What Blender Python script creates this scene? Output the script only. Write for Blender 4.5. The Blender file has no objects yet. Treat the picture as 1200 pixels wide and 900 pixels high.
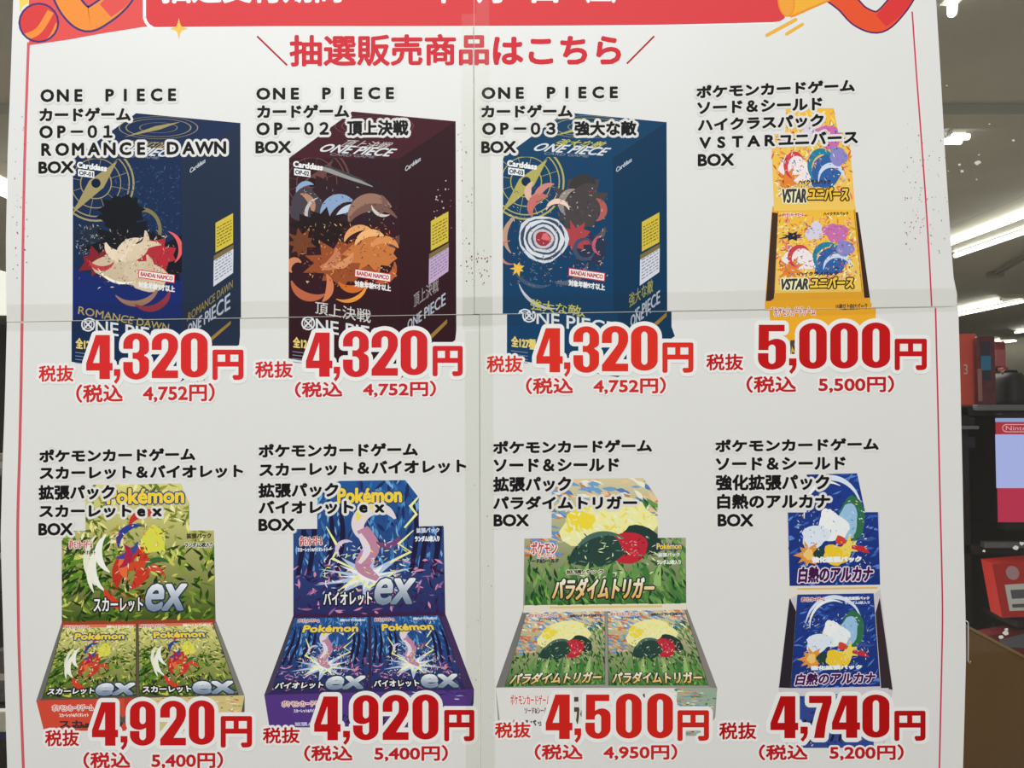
import bpy, math, random
from mathutils import Vector, Matrix
from mathutils.geometry import tessellate_polygon

# ------------------------------------------------------------------ camera, world, light
SC = bpy.context.scene
COL = SC.collection
FPX = 870.0                      # focal length in pixels of a 1200 x 900 frame
PITCH = math.radians(1.9)
CAM = Vector((0.0, -0.468, 1.45))
cam_d = bpy.data.cameras.new('camera')
cam_d.sensor_width = 36.0
cam_d.lens = FPX / 1200.0 * 36.0
cam_d.clip_start = 0.02
cam_d.clip_end = 100
cam = bpy.data.objects.new('camera', cam_d)
COL.objects.link(cam)
cam.location = CAM
cam.rotation_euler = (math.pi / 2 + PITCH, 0, 0)
SC.camera = cam

world = bpy.data.worlds.new('world')
SC.world = world
world.use_nodes = True
world.node_tree.nodes['Background'].inputs[0].default_value = (1.0, 0.90, 0.80, 1)
world.node_tree.nodes['Background'].inputs[1].default_value = 0.26

def area(name, loc, rot, sx, sy, power, color=(1, 1, 1)):
    d = bpy.data.lights.new(name, 'AREA')
    d.shape = 'RECTANGLE'
    d.size, d.size_y, d.energy, d.color = sx, sy, power, color
    o = bpy.data.objects.new(name, d)
    COL.objects.link(o)
    o.location = loc
    o.rotation_euler = rot
    return o

# the entrance's own ceiling light, above and behind the viewer
area('entrance_light', (-0.35, -1.5, 2.75), (math.radians(42), 0, math.radians(-8)), 1.8, 0.9, 42.5, (0.94, 0.985, 1.0))
# added fill panels that brighten the sales floor, kept out of view
for ax, ay in ((-0.9, 3.6), (0.9, 3.6), (7.2, 3.4), (-7.2, 3.4), (0.0, 8.5), (0.0, 13.5)):
    area('sales_floor_fill', (ax, ay, 2.7), (0, 0, 0), 1.2, 3.0, 80, (1.0, 0.985, 0.93))

vs = SC.view_settings
vs.view_transform = 'Standard'
vs.look = 'None'
vs.exposure = 0.0
vs.gamma = 1.0
vs.use_curve_mapping = False

# ------------------------------------------------------------------ measuring: photo point -> place
CP, SP = math.cos(PITCH), math.sin(PITCH)

def ray(px, py):
    u, v = (px - 600.0) / FPX, (450.0 - py) / FPX
    return Vector((u, CP - v * SP, SP + v * CP))

def at(px, py, depth):
    """the point of the wall-parallel plane y = depth that the photo shows at px, py"""
    r = ray(px, py)
    return CAM + r * ((depth - CAM.y) / r.y)

# ------------------------------------------------------------------ materials
def lin(c):
    c = c / 255.0
    return c / 12.92 if c <= 0.04045 else ((c + 0.055) / 1.055) ** 2.4

def rgb(c, k=1.0):
    return tuple(min(0.95, lin(x) * k) for x in c[:3])

def principled(name, color, rough=0.6, metal=0.0, spec=0.3, noise=None, emit=None):
    m = bpy.data.materials.new(name)
    m.use_nodes = True
    nt = m.node_tree
    b = nt.nodes['Principled BSDF']
    b.inputs['Base Color'].default_value = (*rgb(color), 1)
    b.inputs['Roughness'].default_value = rough
    b.inputs['Metallic'].default_value = metal
    b.inputs['Specular IOR Level'].default_value = spec
    if noise:
        scale, amt = noise
        tc = nt.nodes.new('ShaderNodeTexCoord')
        n = nt.nodes.new('ShaderNodeTexNoise')
        n.inputs['Scale'].default_value = scale
        n.inputs['Detail'].default_value = 4
        nt.links.new(tc.outputs['Object'], n.inputs['Vector'])
        r = nt.nodes.new('ShaderNodeValToRGB')
        base = rgb(color)
        r.color_ramp.elements[0].position = 0.3
        r.color_ramp.elements[1].position = 0.7
        r.color_ramp.elements[0].color = (*[c * (1 - amt) for c in base], 1)
        r.color_ramp.elements[1].color = (*[min(1, c * (1 + amt)) for c in base], 1)
        nt.links.new(n.outputs['Fac'], r.inputs['Fac'])
        nt.links.new(r.outputs['Color'], b.inputs['Base Color'])
    if emit:
        b.inputs['Emission Color'].default_value = (*rgb(emit[0]), 1)
        b.inputs['Emission Strength'].default_value = emit[1]
    return m

KINK = 1.12                      # printed colour -> reflectance

def ink_material():
    m = bpy.data.materials.new('printed_ink')
    m.use_nodes = True
    nt = m.node_tree
    b = nt.nodes['Principled BSDF']
    a = nt.nodes.new('ShaderNodeVertexColor')
    a.layer_name = 'ink'
    nt.links.new(a.outputs['Color'], b.inputs['Base Color'])
    b.inputs['Roughness'].default_value = 0.5
    b.inputs['Specular IOR Level'].default_value = 0.1
    return m
INK = ink_material()

def ramp_print(name, stops, scale, detail=5, distort=0.6, stretch=(1, 1, 1), voronoi=False):
    """a printed mottled picture ground: noise run through a palette"""
    m = bpy.data.materials.new(name)
    m.use_nodes = True
    nt = m.node_tree
    b = nt.nodes['Principled BSDF']
    tc = nt.nodes.new('ShaderNodeTexCoord')
    mp = nt.nodes.new('ShaderNodeMapping')
    mp.inputs['Scale'].default_value = stretch
    nt.links.new(tc.outputs['Object'], mp.inputs['Vector'])
    n = nt.nodes.new('ShaderNodeTexNoise')
    n.inputs['Scale'].default_value = scale
    n.inputs['Detail'].default_value = detail
    n.inputs['Roughness'].default_value = 0.62
    n.inputs['Distortion'].default_value = distort
    nt.links.new(mp.outputs['Vector'], n.inputs['Vector'])
    r = nt.nodes.new('ShaderNodeValToRGB')
    els = r.color_ramp.elements
    while len(els) < len(stops):
        els.new(0.5)
    for e, (p, c) in zip(els, stops):
        e.position = p
        e.color = (*rgb(c, KINK), 1)
    nt.links.new(n.outputs['Fac'], r.inputs['Fac'])
    nt.links.new(r.outputs['Color'], b.inputs['Base Color'])
    b.inputs['Roughness'].default_value = 0.5
    b.inputs['Specular IOR Level'].default_value = 0.1
    return m

def paper_material():
    m = principled('laminated_paper', (232, 231, 228), 0.42, 0, 0.35, (14, 0.012))
    nt = m.node_tree
    tc = nt.nodes.new('ShaderNodeTexCoord')
    n = nt.nodes.new('ShaderNodeTexNoise')
    n.inputs['Scale'].default_value = 9
    bmp = nt.nodes.new('ShaderNodeBump')
    bmp.inputs['Strength'].default_value = 0.12
    bmp.inputs['Distance'].default_value = 0.004
    nt.links.new(tc.outputs['Object'], n.inputs['Vector'])
    nt.links.new(n.outputs['Fac'], bmp.inputs['Height'])
    nt.links.new(bmp.outputs['Normal'], nt.nodes['Principled BSDF'].inputs['Normal'])
    return m
PAPER = paper_material()

def clear_material(name, tint, gloss, rough):
    """thin clear sheet: lets light straight through, with a weak surface sheen"""
    m = bpy.data.materials.new(name)
    m.use_nodes = True
    nt = m.node_tree
    nt.nodes.remove(nt.nodes['Principled BSDF'])
    t = nt.nodes.new('ShaderNodeBsdfTransparent')
    t.inputs[0].default_value = (*tint, 1)
    g = nt.nodes.new('ShaderNodeBsdfGlossy')
    g.inputs['Roughness'].default_value = rough
    f = nt.nodes.new('ShaderNodeFresnel')
    f.inputs['IOR'].default_value = 1.45
    mul = nt.nodes.new('ShaderNodeMath')
    mul.operation = 'MULTIPLY'
    mul.inputs[1].default_value = gloss
    mx = nt.nodes.new('ShaderNodeMixShader')
    nt.links.new(f.outputs[0], mul.inputs[0])
    nt.links.new(mul.outputs[0], mx.inputs[0])
    nt.links.new(t.outputs[0], mx.inputs[1])
    nt.links.new(g.outputs[0], mx.inputs[2])
    nt.links.new(mx.outputs[0], nt.nodes['Material Output'].inputs[0])
    return m

# ------------------------------------------------------------------ objects
def tag(o, label=None, cat=None, group=None, kind=None):
    if label: o['label'] = label
    if cat: o['category'] = cat
    if group: o['group'] = group
    if kind: o['kind'] = kind
    return o

def empty(name, loc):
    o = bpy.data.objects.new(name, None)
    o.empty_display_size = 0.05
    o.location = loc
    COL.objects.link(o)
    return o

def root_loc(o):
    v = Vector((0, 0, 0))
    while o is not None:
        v += o.location
        o = o.parent
    return v

class MB:
    """collects solids in world coordinates, builds ONE mesh object"""
    def __init__(s):
        s.v, s.f = [], []
    def add(s, vs, fs):
        k = len(s.v)
        s.v += [Vector(v) for v in vs]
        s.f += [tuple(i + k for i in f) for f in fs]
        return s
    def box(s, a, b, rot=0.0, bev=0.0):
        x0, y0, z0 = [min(a[i], b[i]) for i in range(3)]
        x1, y1, z1 = [max(a[i], b[i]) for i in range(3)]
        c = Vector(((x0 + x1) / 2, (y0 + y1) / 2, 0))
        if bev <= 0:
            vs = [(x, y, z) for z in (z0, z1) for x, y in ((x0, y0), (x1, y0), (x1, y1), (x0, y1))]
            fs = [(3, 2, 1, 0), (4, 5, 6, 7), (0, 1, 5, 4), (1, 2, 6, 5), (2, 3, 7, 6), (3, 0, 4, 7)]
        else:
            e = bev
            def ring(z, i):
                return [(x0 + e, y0 + i, z), (x1 - e, y0 + i, z), (x1 - i, y0 + e, z), (x1 - i, y1 - e, z),
                        (x1 - e, y1 - i, z), (x0 + e, y1 - i, z), (x0 + i, y1 - e, z), (x0 + i, y0 + e, z)]
            vs = ring(z0, e * .6) + ring(z0 + e, 0) + ring(z1 - e, 0) + ring(z1, e * .6)
            fs = [tuple(range(7, -1, -1)), tuple(range(24, 32))]
            for r in range(3):
                for i in range(8):
                    j = (i + 1) % 8
                    fs.append((r * 8 + i, r * 8 + j, r * 8 + 8 + j, r * 8 + 8 + i))
        if rot:
            R = Matrix.Rotation(rot, 3, 'Z')
            vs = [R @ (Vector(v) - c) + c for v in vs]
        return s.add(vs, fs)
    def tube(s, pts, r, n=10, caps=True):
        pts = [Vector(p) for p in pts]
        rings = []
        for i, p in enumerate(pts):
            d = (pts[min(i + 1, len(pts) - 1)] - pts[max(i - 1, 0)]).normalized()
            up = Vector((0, 0, 1)) if abs(d.z) < .9 else Vector((1, 0, 0))
            a = d.cross(up).normalized()
            b = d.cross(a)
            rr = r[i] if isinstance(r, (list, tuple)) else r
            rings.append([p + (a * math.cos(t) + b * math.sin(t)) * rr for t in [2 * math.pi * k / n for k in range(n)]])
        vs = [v for q in rings for v in q]
        fs = [(i * n + k, i * n + (k + 1) % n, (i + 1) * n + (k + 1) % n, (i + 1) * n + k) for i in range(len(pts) - 1) for k in range(n)]
        if caps:
            fs += [tuple(range(n - 1, -1, -1)), tuple((len(pts) - 1) * n + k for k in range(n))]
        return s.add(vs, fs)
    def prism(s, front, back):
        n = len(front)
        fs = [tuple(range(n)), tuple(range(2 * n - 1, n - 1, -1))] + [(i, n + i, n + (i + 1) % n, (i + 1) % n) for i in range(n)]
        return s.add(list(front) + list(back), fs)
    def build(s, name, mat, parent=None, smooth=False):
        off = root_loc(parent)
        base = Vector((0, 0, 0))
        if parent is None:
            base = Vector((sum(v.x for v in s.v), sum(v.y for v in s.v), sum(v.z for v in s.v))) / len(s.v)
            base.z = min(v.z for v in s.v)
            off = base
        me = bpy.data.meshes.new(name)
        me.from_pydata([v - off for v in s.v], [], s.f)
        import bmesh
        bm = bmesh.new()
        bm.from_mesh(me)
        bmesh.ops.recalc_face_normals(bm, faces=bm.faces)
        bm.to_mesh(me)
        bm.free()
        me.materials.append(mat)
        if smooth:
            for p in me.polygons:
                p.use_smooth = True
        o = bpy.data.objects.new(name, me)
        COL.objects.link(o)
        o.parent = parent
        o.location = base
        return o

# ------------------------------------------------------------------ lettering
GLYPH, ADV = {}, {}
def text_mesh(s):
    c = bpy.data.curves.new('lettering', 'FONT')
    c.body = s
    c.resolution_u = 3
    o = bpy.data.objects.new('lettering', c)
    me = o.to_mesh()
    vs = [(v.co.x, v.co.y) for v in me.vertices]
    fs = [tuple(p.vertices) for p in me.polygons]
    o.to_mesh_clear()
    bpy.data.objects.remove(o)
    bpy.data.curves.remove(c)
    return vs, fs

def glyph(ch):
    if ch not in GLYPH:
        if ch in ' \u3000':
            GLYPH[ch] = ([], [])
            ADV[ch] = 1.0 if ch == '\u3000' else 0.28
        else:
            GLYPH[ch] = text_mesh(ch)
            w2 = max(v[0] for v in text_mesh(ch + 'I')[0])
            w1 = max(v[0] for v in text_mesh('I')[0])
            ADV[ch] = w2 - w1
    return GLYPH[ch], ADV[ch]

def layout(s, track=0.0):
    """the line's faces in its own box: x 0..1 left to right, y 0..1 top to bottom; also its width / height"""
    x, vs, fs = 0.0, [], []
    for ch in s:
        if '\uff21' <= ch <= '\uff5a':             # wide letters: plain ones, each set in the middle of a full square
            (gv, gf), adv = glyph(chr(ord(ch) - 0xfee0))
            m = (min(v[0] for v in gv) + max(v[0] for v in gv)) / 2
            gv, adv = [(a * 1.08 + .5 - m * 1.08, b * 1.08) for a, b in gv], 1.0
        else:
            (gv, gf), adv = glyph(ch)
        k = len(vs)
        vs += [(x + a, b) for a, b in gv]
        fs += [tuple(i + k for i in f) for f in gf]
        x += adv + track
    xs, ys = [v[0] for v in vs], [v[1] for v in vs]
    x0, x1, y0, y1 = min(xs), max(xs), min(ys), max(ys)
    return [((a - x0) / (x1 - x0), (y1 - b) / (y1 - y0)) for a, b in vs], fs

# ------------------------------------------------------------------ print on the poster
PLANE = 0.0
TOP = [0.0]
LY = [0.000458]                    # how far the next ink layer stands in front of the glass
SEAM = lambda x: 377.6 - 0.01655 * (x - 8.0)

def onposter(px, py, lift):
    p = at(px, py, 0.0)
    return Vector((p.x, -lift, p.z))

def clip_poly(poly, clip):
    """Sutherland-Hodgman: poly [(x, y)] by a convex polygon"""
    area2 = sum(clip[i][0] * clip[(i + 1) % len(clip)][1] - clip[(i + 1) % len(clip)][0] * clip[i][1] for i in range(len(clip)))
    sgn = 1 if area2 > 0 else -1
    out = poly
    for i in range(len(clip)):
        a, b = clip[i], clip[(i + 1) % len(clip)]
        side = lambda p: sgn * ((b[0] - a[0]) * (p[1] - a[1]) - (b[1] - a[1]) * (p[0] - a[0]))
        src, out = out, []
        for j in range(len(src)):
            p, q = src[j], src[(j + 1) % len(src)]
            sp, sq = side(p), side(q)
            if sp >= 0: out.append(p)
            if (sp > 0 > sq) or (sp < 0 < sq):
                t = sp / (sp - sq)
                out.append(tuple(p[k] + (q[k] - p[k]) * t for k in range(len(p))))
        if len(out) < 3:
            return []
    return out

def smooth_line(pts, n=6):
    if len(pts) < 3:
        return pts
    P = [pts[0]] + list(pts) + [pts[-1]]
    out = []
    for i in range(1, len(P) - 2):
        p0, p1, p2, p3 = P[i - 1], P[i], P[i + 1], P[i + 2]
        for k in range(n):
            t = k / n
            out.append(tuple(0.5 * (2 * p1[c] + (p2[c] - p0[c]) * t + (2 * p0[c] - 5 * p1[c] + 4 * p2[c] - p3[c]) * t * t + (3 * p1[c] - p0[c] - 3 * p2[c] + p3[c]) * t ** 3) for c in range(len(p1))))
    out.append(tuple(pts[-1]))
    return out

def quadmap(q):
    """projective map of the unit square onto quad TL, TR, BR, BL"""
    (x0, y0), (x1, y1), (x2, y2), (x3, y3) = q
    dx1, dx2, sx = x1 - x2, x3 - x2, x0 - x1 + x2 - x3
    dy1, dy2, sy = y1 - y2, y3 - y2, y0 - y1 + y2 - y3
    den = dx1 * dy2 - dx2 * dy1
    g = (sx * dy2 - dx2 * sy) / den
    h = (dx1 * sy - sx * dy1) / den
    a, b = x1 - x0 + g * x1, x3 - x0 + h * x3
    d, e = y1 - y0 + g * y1, y3 - y0 + h * y3
    return lambda u, v: ((a * u + b * v + x0) / (g * u + h * v + 1), (d * u + e * v + y0) / (g * u + h * v + 1))

def box_quad(x0, x1, yt, yb, rise=0.0, slant=0.0):
    """quad of a text line; rise: how much higher its right end stands; slant: how far the top leans right"""
    return [(x0 + slant, yt), (x1 + slant, yt - rise), (x1, yb - rise), (x0, yb)]

class Print:
    """flat print collected as coloured faces on photo-measured points, built as one mesh lying on the poster"""
    def __init__(s, mp=None, clip=None):
        s.v, s.f, s.c = [], [], []
        s.mp, s.clip = mp, clip
        s.lift = LY[0]
        s.step = 3e-7
    def up(s, n=1):
        s.lift += s.step * n
    def face(s, pts, col, raw=False):
        """pts: px points of a convex face, colour or list of colours per corner"""
        if s.mp and not raw:
            pts = [s.mp(*p) for p in pts]
        cols = col if isinstance(col, list) else [col] * len(pts)
        pc = [(*p, *rgb(c, KINK)) for p, c in zip(pts, cols)]
        for clip in (s.clip or [None]):          # clip: convex outlines side by side
            q = clip_poly(pc, clip) if clip else pc
            if len(q) < 3: continue
            k = len(s.v)
            s.v += [(p[0], p[1], s.lift) for p in q]
            s.c += [p[2:5] for p in q]
            s.f.append(tuple(range(k, k + len(q))))
    def poly(s, pts, col, holes=(), grad=None):
        """any outline; grad = (top colour, bottom colour) printed down its height"""
        loops = [list(pts)] + [list(h) for h in holes]
        flat = [p for l in loops for p in l]
        ys = [p[1] for p in flat]
        y0, y1 = min(ys), max(ys)
        for t in tessellate_polygon([[Vector((p[0], p[1], 0)) for p in l] for l in loops]):
            q = [flat[i] for i in t]
            if grad:
                s.face(q, [mixc(grad[0], grad[1], (p[1] - y0) / max(1e-6, y1 - y0)) for p in q])
            else:
                s.face(q, col)
        s.up()
        return s
    def ell(s, cx, cy, rx, ry, col, rot=0.0, n=20, wob=0.0, seed=0):
        rnd = random.Random(seed)
        ph = [rnd.uniform(0, 6.28) for _ in range(3)]
        pts = []
        for k in range(n):
            t = 2 * math.pi * k / n
            w = 1 + wob * (math.sin(3 * t + ph[0]) + .6 * math.sin(5 * t + ph[1]) + .4 * math.sin(8 * t + ph[2]))
            a, b = rx * w * math.cos(t), ry * w * math.sin(t)
            pts.append((cx + a * math.cos(rot) - b * math.sin(rot), cy + a * math.sin(rot) + b * math.cos(rot)))
        return s.poly(pts, col)
    def ring(s, cx, cy, rx, ry, w, col, a0=0.0, a1=6.2832, n=40):
        for k in range(n):
            t, u = a0 + (a1 - a0) * k / n, a0 + (a1 - a0) * (k + 1) / n
            s.face([(cx + (rx + e) * math.cos(q), cy + (ry + e * ry / rx) * math.sin(q)) for q, e in ((t, -w / 2), (u, -w / 2), (u, w / 2), (t, w / 2))], col)
        s.up()
        return s
    def stroke(s, pts, w, col, smooth=True):
        """ribbon along pts; w: one width or a list of widths"""
        ws = w if isinstance(w, (list, tuple)) else [w] * len(pts)
        P = [(p[0], p[1], ws[i]) for i, p in enumerate(pts)]
        if smooth: P = smooth_line(P)
        L, R = [], []
        for i, p in enumerate(P):
            a, b = P[max(0, i - 1)], P[min(len(P) - 1, i + 1)]
            d = math.hypot(b[0] - a[0], b[1] - a[1]) or 1e-9
            nx, ny = -(b[1] - a[1]) / d, (b[0] - a[0]) / d
            h = max(0.0, p[2]) / 2
            L.append((p[0] + nx * h, p[1] + ny * h))
            R.append((p[0] - nx * h, p[1] - ny * h))
        for i in range(len(P) - 1):
            s.face([L[i], L[i + 1], R[i + 1], R[i]], col)
        s.up()
        return s
    def text(s, t, quad, col, bold=0.6, grad=None, track=0.0):
        """one line of writing, its ink filling quad; bold: how far the strokes are thickened, in px"""
        vs, fs = layout(t, track)
        m = quadmap(quad)
        if s.mp:
            m0 = m
            m = lambda u, v: s.mp(*m0(u, v))
        P = [m(*v) for v in vs]
        n = 0 if bold <= 0 else (8 if bold < 1.6 else 14)
        dirs = [(0, 0)] + [(bold * math.cos(2 * math.pi * k / n), bold * math.sin(2 * math.pi * k / n)) for k in range(n)]
        for dx, dy in dirs:
            for f in fs:
                c = [mixc(grad[0], grad[1], vs[i][1]) for i in f] if grad else col
                s.face([(P[i][0] + dx, P[i][1] + dy) for i in f], c, raw=True)
            s.lift += 1e-7
        s.up()
        return s
    def grow(s, polys, r, col, n=16):
        """thickened copy of outlines: a contour line round print"""
        for k in range(n):
            dx, dy = r * math.cos(2 * math.pi * k / n), r * math.sin(2 * math.pi * k / n)
            for pts, holes in polys:
                s.poly([(x + dx, y + dy) for x, y in pts], col)
                s.lift -= s.step - 1e-7
        s.up()
        return s
    def build(s, name, parent, mat=None, seam=None, lift_after=True):
        V, F, C = s.v, s.f, s.c
        if seam is not None:      # the two sheets do not quite line up: what lies under the seam is shifted
            big = 4000.0
            up = [(-big, SEAM(-big)), (big, SEAM(big)), (big, -big), (-big, -big)]
            dn = [(-big, SEAM(-big)), (big, SEAM(big)), (big, big), (-big, big)]
            V, F, C = [], [], []
            for f in s.f:
                pc = [(s.v[i][0], s.v[i][1], s.v[i][2], *s.c[i]) for i in f]
                for clip, dx in ((up, 0.0), (dn, seam)):
                    q = clip_poly(pc, clip)
                    if len(q) >= 3:
                        k = len(V)
                        V += [(p[0] + dx, p[1], p[2]) for p in q]
                        C += [p[3:6] for p in q]
                        F.append(tuple(range(k, k + len(q))))
        off = root_loc(parent)
        W = [onposter(*v) - off for v in V]
        me = bpy.data.meshes.new(name)
        me.from_pydata(W, [], F)
        ca = me.color_attributes.new('ink', 'FLOAT_COLOR', 'POINT')
        flat = []
        for c in C: flat += [c[0], c[1], c[2], 1.0]
        ca.data.foreach_set('color', flat)
        me.materials.append(mat or INK)
        # faces look at the viewer
        o = bpy.data.objects.new(name, me)
        COL.objects.link(o)
        o.parent = parent
        flip = [p.index for p in me.polygons if p.normal.y > 0]
        if flip:
            for i in flip: me.polygons[i].flip()
        if lift_after: LY[0] = max(LY[0], s.lift) + 6e-7
        TOP[0] = max(TOP[0], s.lift)
        return o

def mixc(a, b, t):
    t = max(0.0, min(1.0, t))
    return tuple(a[i] + (b[i] - a[i]) * t for i in range(3))
# ------------------------------------------------------------------ shop window the poster hangs on
GLASS = clear_material('window_glass', (0.97, 0.985, 0.975), 0.9, 0.02)
g = MB().box((-2.2, 0.0006, 0.0), (2.4, 0.0066, 2.8))
window = tag(g.build('window_1', GLASS), 'clear shop window pane behind the taped poster', 'window', kind='structure')

# ------------------------------------------------------------------ poster
pc0 = at(565, 1145, 0.0)
poster = tag(empty('poster', (pc0.x, -0.0003, pc0.z)), 'large white price poster of eight boxed card sets, taped onto the shop window', 'poster')

def sheet(outline):
    front = [onposter(x, y, 0.00045) for x, y in outline]
    back = [Vector((p.x, 0.00005, p.z)) for p in front]
    return MB().prism(front, back).build('paper_sheet', PAPER, poster)
LEFT_UP = [(25, -395), (16, 0), (13, 90), (9.5, 180), (7.5, 280), (7.6, 330), (8.4, 376.6)]
LEFT_DN = [(8.6, 378.6), (6.8, 450), (5.6, 490), (3, 560), (1.4, 630), (2.6, 680), (5, 760), (7, 830), (9, 900), (14, 1150)]
RIGHT_UP = [(1065, -395), (1096.5, 0), (1102, 90), (1107, 180), (1113.5, 280), (1117, 325), (1121, 345), (1121, 358.6)]
RIGHT_DN = [(1122.5, 360), (1125, 450), (1127.5, 560), (1129, 640), (1131, 720), (1131.5, 770), (1130, 830), (1128, 900), (1120, 1150)]
sheet([(553, -395), (555.6, 368.0)] + [(8.4, 376.9)] + LEFT_UP[-2::-1])
sheet([(553.6, -395)] + RIGHT_UP[:-1] + [(1121, 358.7), (556.2, 368.0)])
sheet([(8.6, 377.9)] + [(561.6, 369.2), (563, 1150)] + LEFT_DN[::-1][:-1])
sheet([(562.4, 369.2)] + RIGHT_DN + [(563.8, 1150)])

def pr(mp=None, clip=None):
    return Print(mp, clip)

RED, RED2 = (214, 66, 70), (222, 84, 82)
WHITE, BLACK = (244, 244, 241), (26, 24, 26)
# banner across the top
b = pr()
b.poly([(34.5, -30), (34.5, 53.5), (80, 47), (121, 39.5), (171, 31.6), (190, 31.5), (190, -30)], RED2)
b.poly([(173, -30), (172.5, 22), (175, 28), (181, 32.2), (320, 31.3), (480, 31.2), (640, 30.6), (780, 29.4), (905, 26.6), (914, 25.2), (919, 22), (921, 14), (921, -30)], RED)
banner = b.build('banner', poster)
o = pr()
o.stroke([(169.6, -30), (169.6, 15), (170, 22), (173.5, 29), (180, 33.6)], 3.6, WHITE)
o.stroke([(178, 33.0), (320, 32.0), (480, 31.9), (640, 31.3), (780, 30.1), (908, 27.2)], 1.6, WHITE)
tag(o.build('banner_outline', banner), 'thin white outline')
t = pr()
t.text('抽選受付期間', box_quad(190, 400, -34, 3.6, 1.0), WHITE, 1.2)
t.text('年', box_quad(501, 535, -34, 3.2), WHITE, 1.2)
t.text('月', box_quad(560, 588, -34, 3.2), WHITE, 1.2)
t.text('日', box_quad(624, 653, -34, 2.8), WHITE, 1.2)
t.text('（土）', box_quad(684, 724, -34, 3.0), WHITE, 1.2)
tag(t.build('banner_lettering', banner), 'white lettering cut off by the top of the banner')

# plain ornaments at the banner's ends
NAVY = (70, 56, 112)
ob = pr()
ob.poly([(22, -6), (33, -6), (34, 4), (27, 8), (24, 16), (23.5, 6)], (246, 206, 90))
ob.build('yellow_spark', poster)
ob = pr()
ob.ell(46, 27, 24, 23.5, NAVY)
ob.ell(46, 27, 21.6, 21.2, (214, 66, 66))
ballclip = [[(46 + 21.6 * math.cos(k * .3142), 27 + 21.2 * math.sin(k * .3142)) for k in range(20)]]
ob.clip = ballclip
ob.stroke([(30, 44), (46, 36), (60, 14)], 8, (240, 140, 62))
ob.stroke([(50, 52), (60, 44), (68, 28)], 4.5, (240, 140, 62))
ob.clip = None
tag(ob.build('striped_ball', poster), 'red ball with orange stripes and a dark violet outline')
ob = pr()
wv = [(70, -22), (84, 8), (102, 23), (122, 14), (140, -2), (152, -22)]
ob.stroke(wv, 31, NAVY)
ob.stroke(wv, 26, (238, 142, 62))
ob.stroke([(124, 13), (140, -2), (152, -22)], [20, 25, 26], (222, 84, 80))
tag(ob.build('ribbon_wave', poster), 'orange ribbon with a dark violet outline')
ob = pr()
wv = [(968, -14), (990, 2), (1008, 20), (1030, 26), (1050, 8), (1064, -14)]
ob.stroke(wv, 27, (92, 44, 92))
ob.stroke(wv, 23, (226, 84, 48))
ob.stroke([(1032, 25), (1050, 8), (1064, -14)], [18, 22, 23], (214, 58, 58))
tag(ob.build('ribbon_wave', poster), 'red-orange ribbon with a dark violet outline')
mg = pr()
mg.poly([(918, -20), (924, 20.5), (931, 20), (972, 1.5), (985, -20)], (236, 172, 58))
mg.stroke([(926, 20.4), (972, 0.5)], 2.4, (230, 140, 50))
mega = mg.build('megaphone', poster)
mm = pr()
mm.ell(921, 2, 10, 18.5, (228, 142, 44), -.12)
mm.ell(921, 2, 8.4, 17, (236, 158, 62), -.12)
tag(mm.build('megaphone_mouth', mega), 'darker orange mouth of the megaphone')
for a, c, w in (((898.5, 41.8), (932, 23.5), 4.2), ((921.5, 40.3), (940, 29), 3.8)):
    st = pr()
    st.stroke([a, c], w, (232, 174, 66), smooth=False)
    for q in (a, c): st.ell(q[0], q[1], w / 2, w / 2, (232, 174, 66))
    st.build('speed_stroke', poster)
sp = pr()
sp.poly([p for k in range(4) for p in [(210 + 12 * math.cos(k * math.pi / 2) * (.92), 34 + 12.6 * math.sin(k * math.pi / 2)),
        (210 + 5 * math.cos(k * math.pi / 2 + .4), 34 + 5 * math.sin(k * math.pi / 2 + .4)), (210 + 4.2 * math.cos(k * math.pi / 2 + .785), 34 + 4.2 * math.sin(k * math.pi / 2 + .785)),
        (210 + 5 * math.cos(k * math.pi / 2 + 1.17), 34 + 5 * math.sin(k * math.pi / 2 + 1.17))]], (252, 192, 84))
tag(sp.build('sparkle', poster), 'yellow four-pointed sparkle')

# heading
HRED = (206, 48, 58)
h = pr()
h.text('抽選販売商品', box_quad(340.5, 572, 42.5, 77.5, 1.6), HRED, 1.15)
h.text('はこちら', box_quad(579, 726.5, 44.3, 75.2, .6), HRED, 1.45)
tag(h.build('headline', poster), 'bold red heading line')
for a, c in (((301.5, 42.8), (336.8, 77)), ((734.5, 75), (766.5, 42.8))):
    st = pr()
    st.stroke([a, c], 2.1, (180, 40, 48), smooth=False)
    st.build('headline_stroke', poster)

# border lines
for pts, w, c in (([(34, 50), (31.5, 120), (29.4, 190), (27.6, 280), (26.6, 376.8)], 3.2, (206, 96, 108)),
                  ([(26.4, 378.6), (25.3, 450), (23.6, 530), (21.6, 600), (21.4, 660), (22.6, 750), (25, 820), (28.2, 905)], 3.4, (200, 92, 102)),
                  ([(1068.5, 14), (1073, 80), (1079, 160), (1084, 230), (1088.4, 300), (1091.3, 359)], 1.8, (206, 60, 88)),
                  ([(1095.8, 361), (1098, 450), (1101, 580), (1103, 660), (1104, 720), (1103, 780), (1100.2, 905)], 1.9, (200, 60, 84))):
    st = pr()
    st.stroke(pts, w, c)
    tag(st.build('border_line', poster), 'thin red border line')

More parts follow.
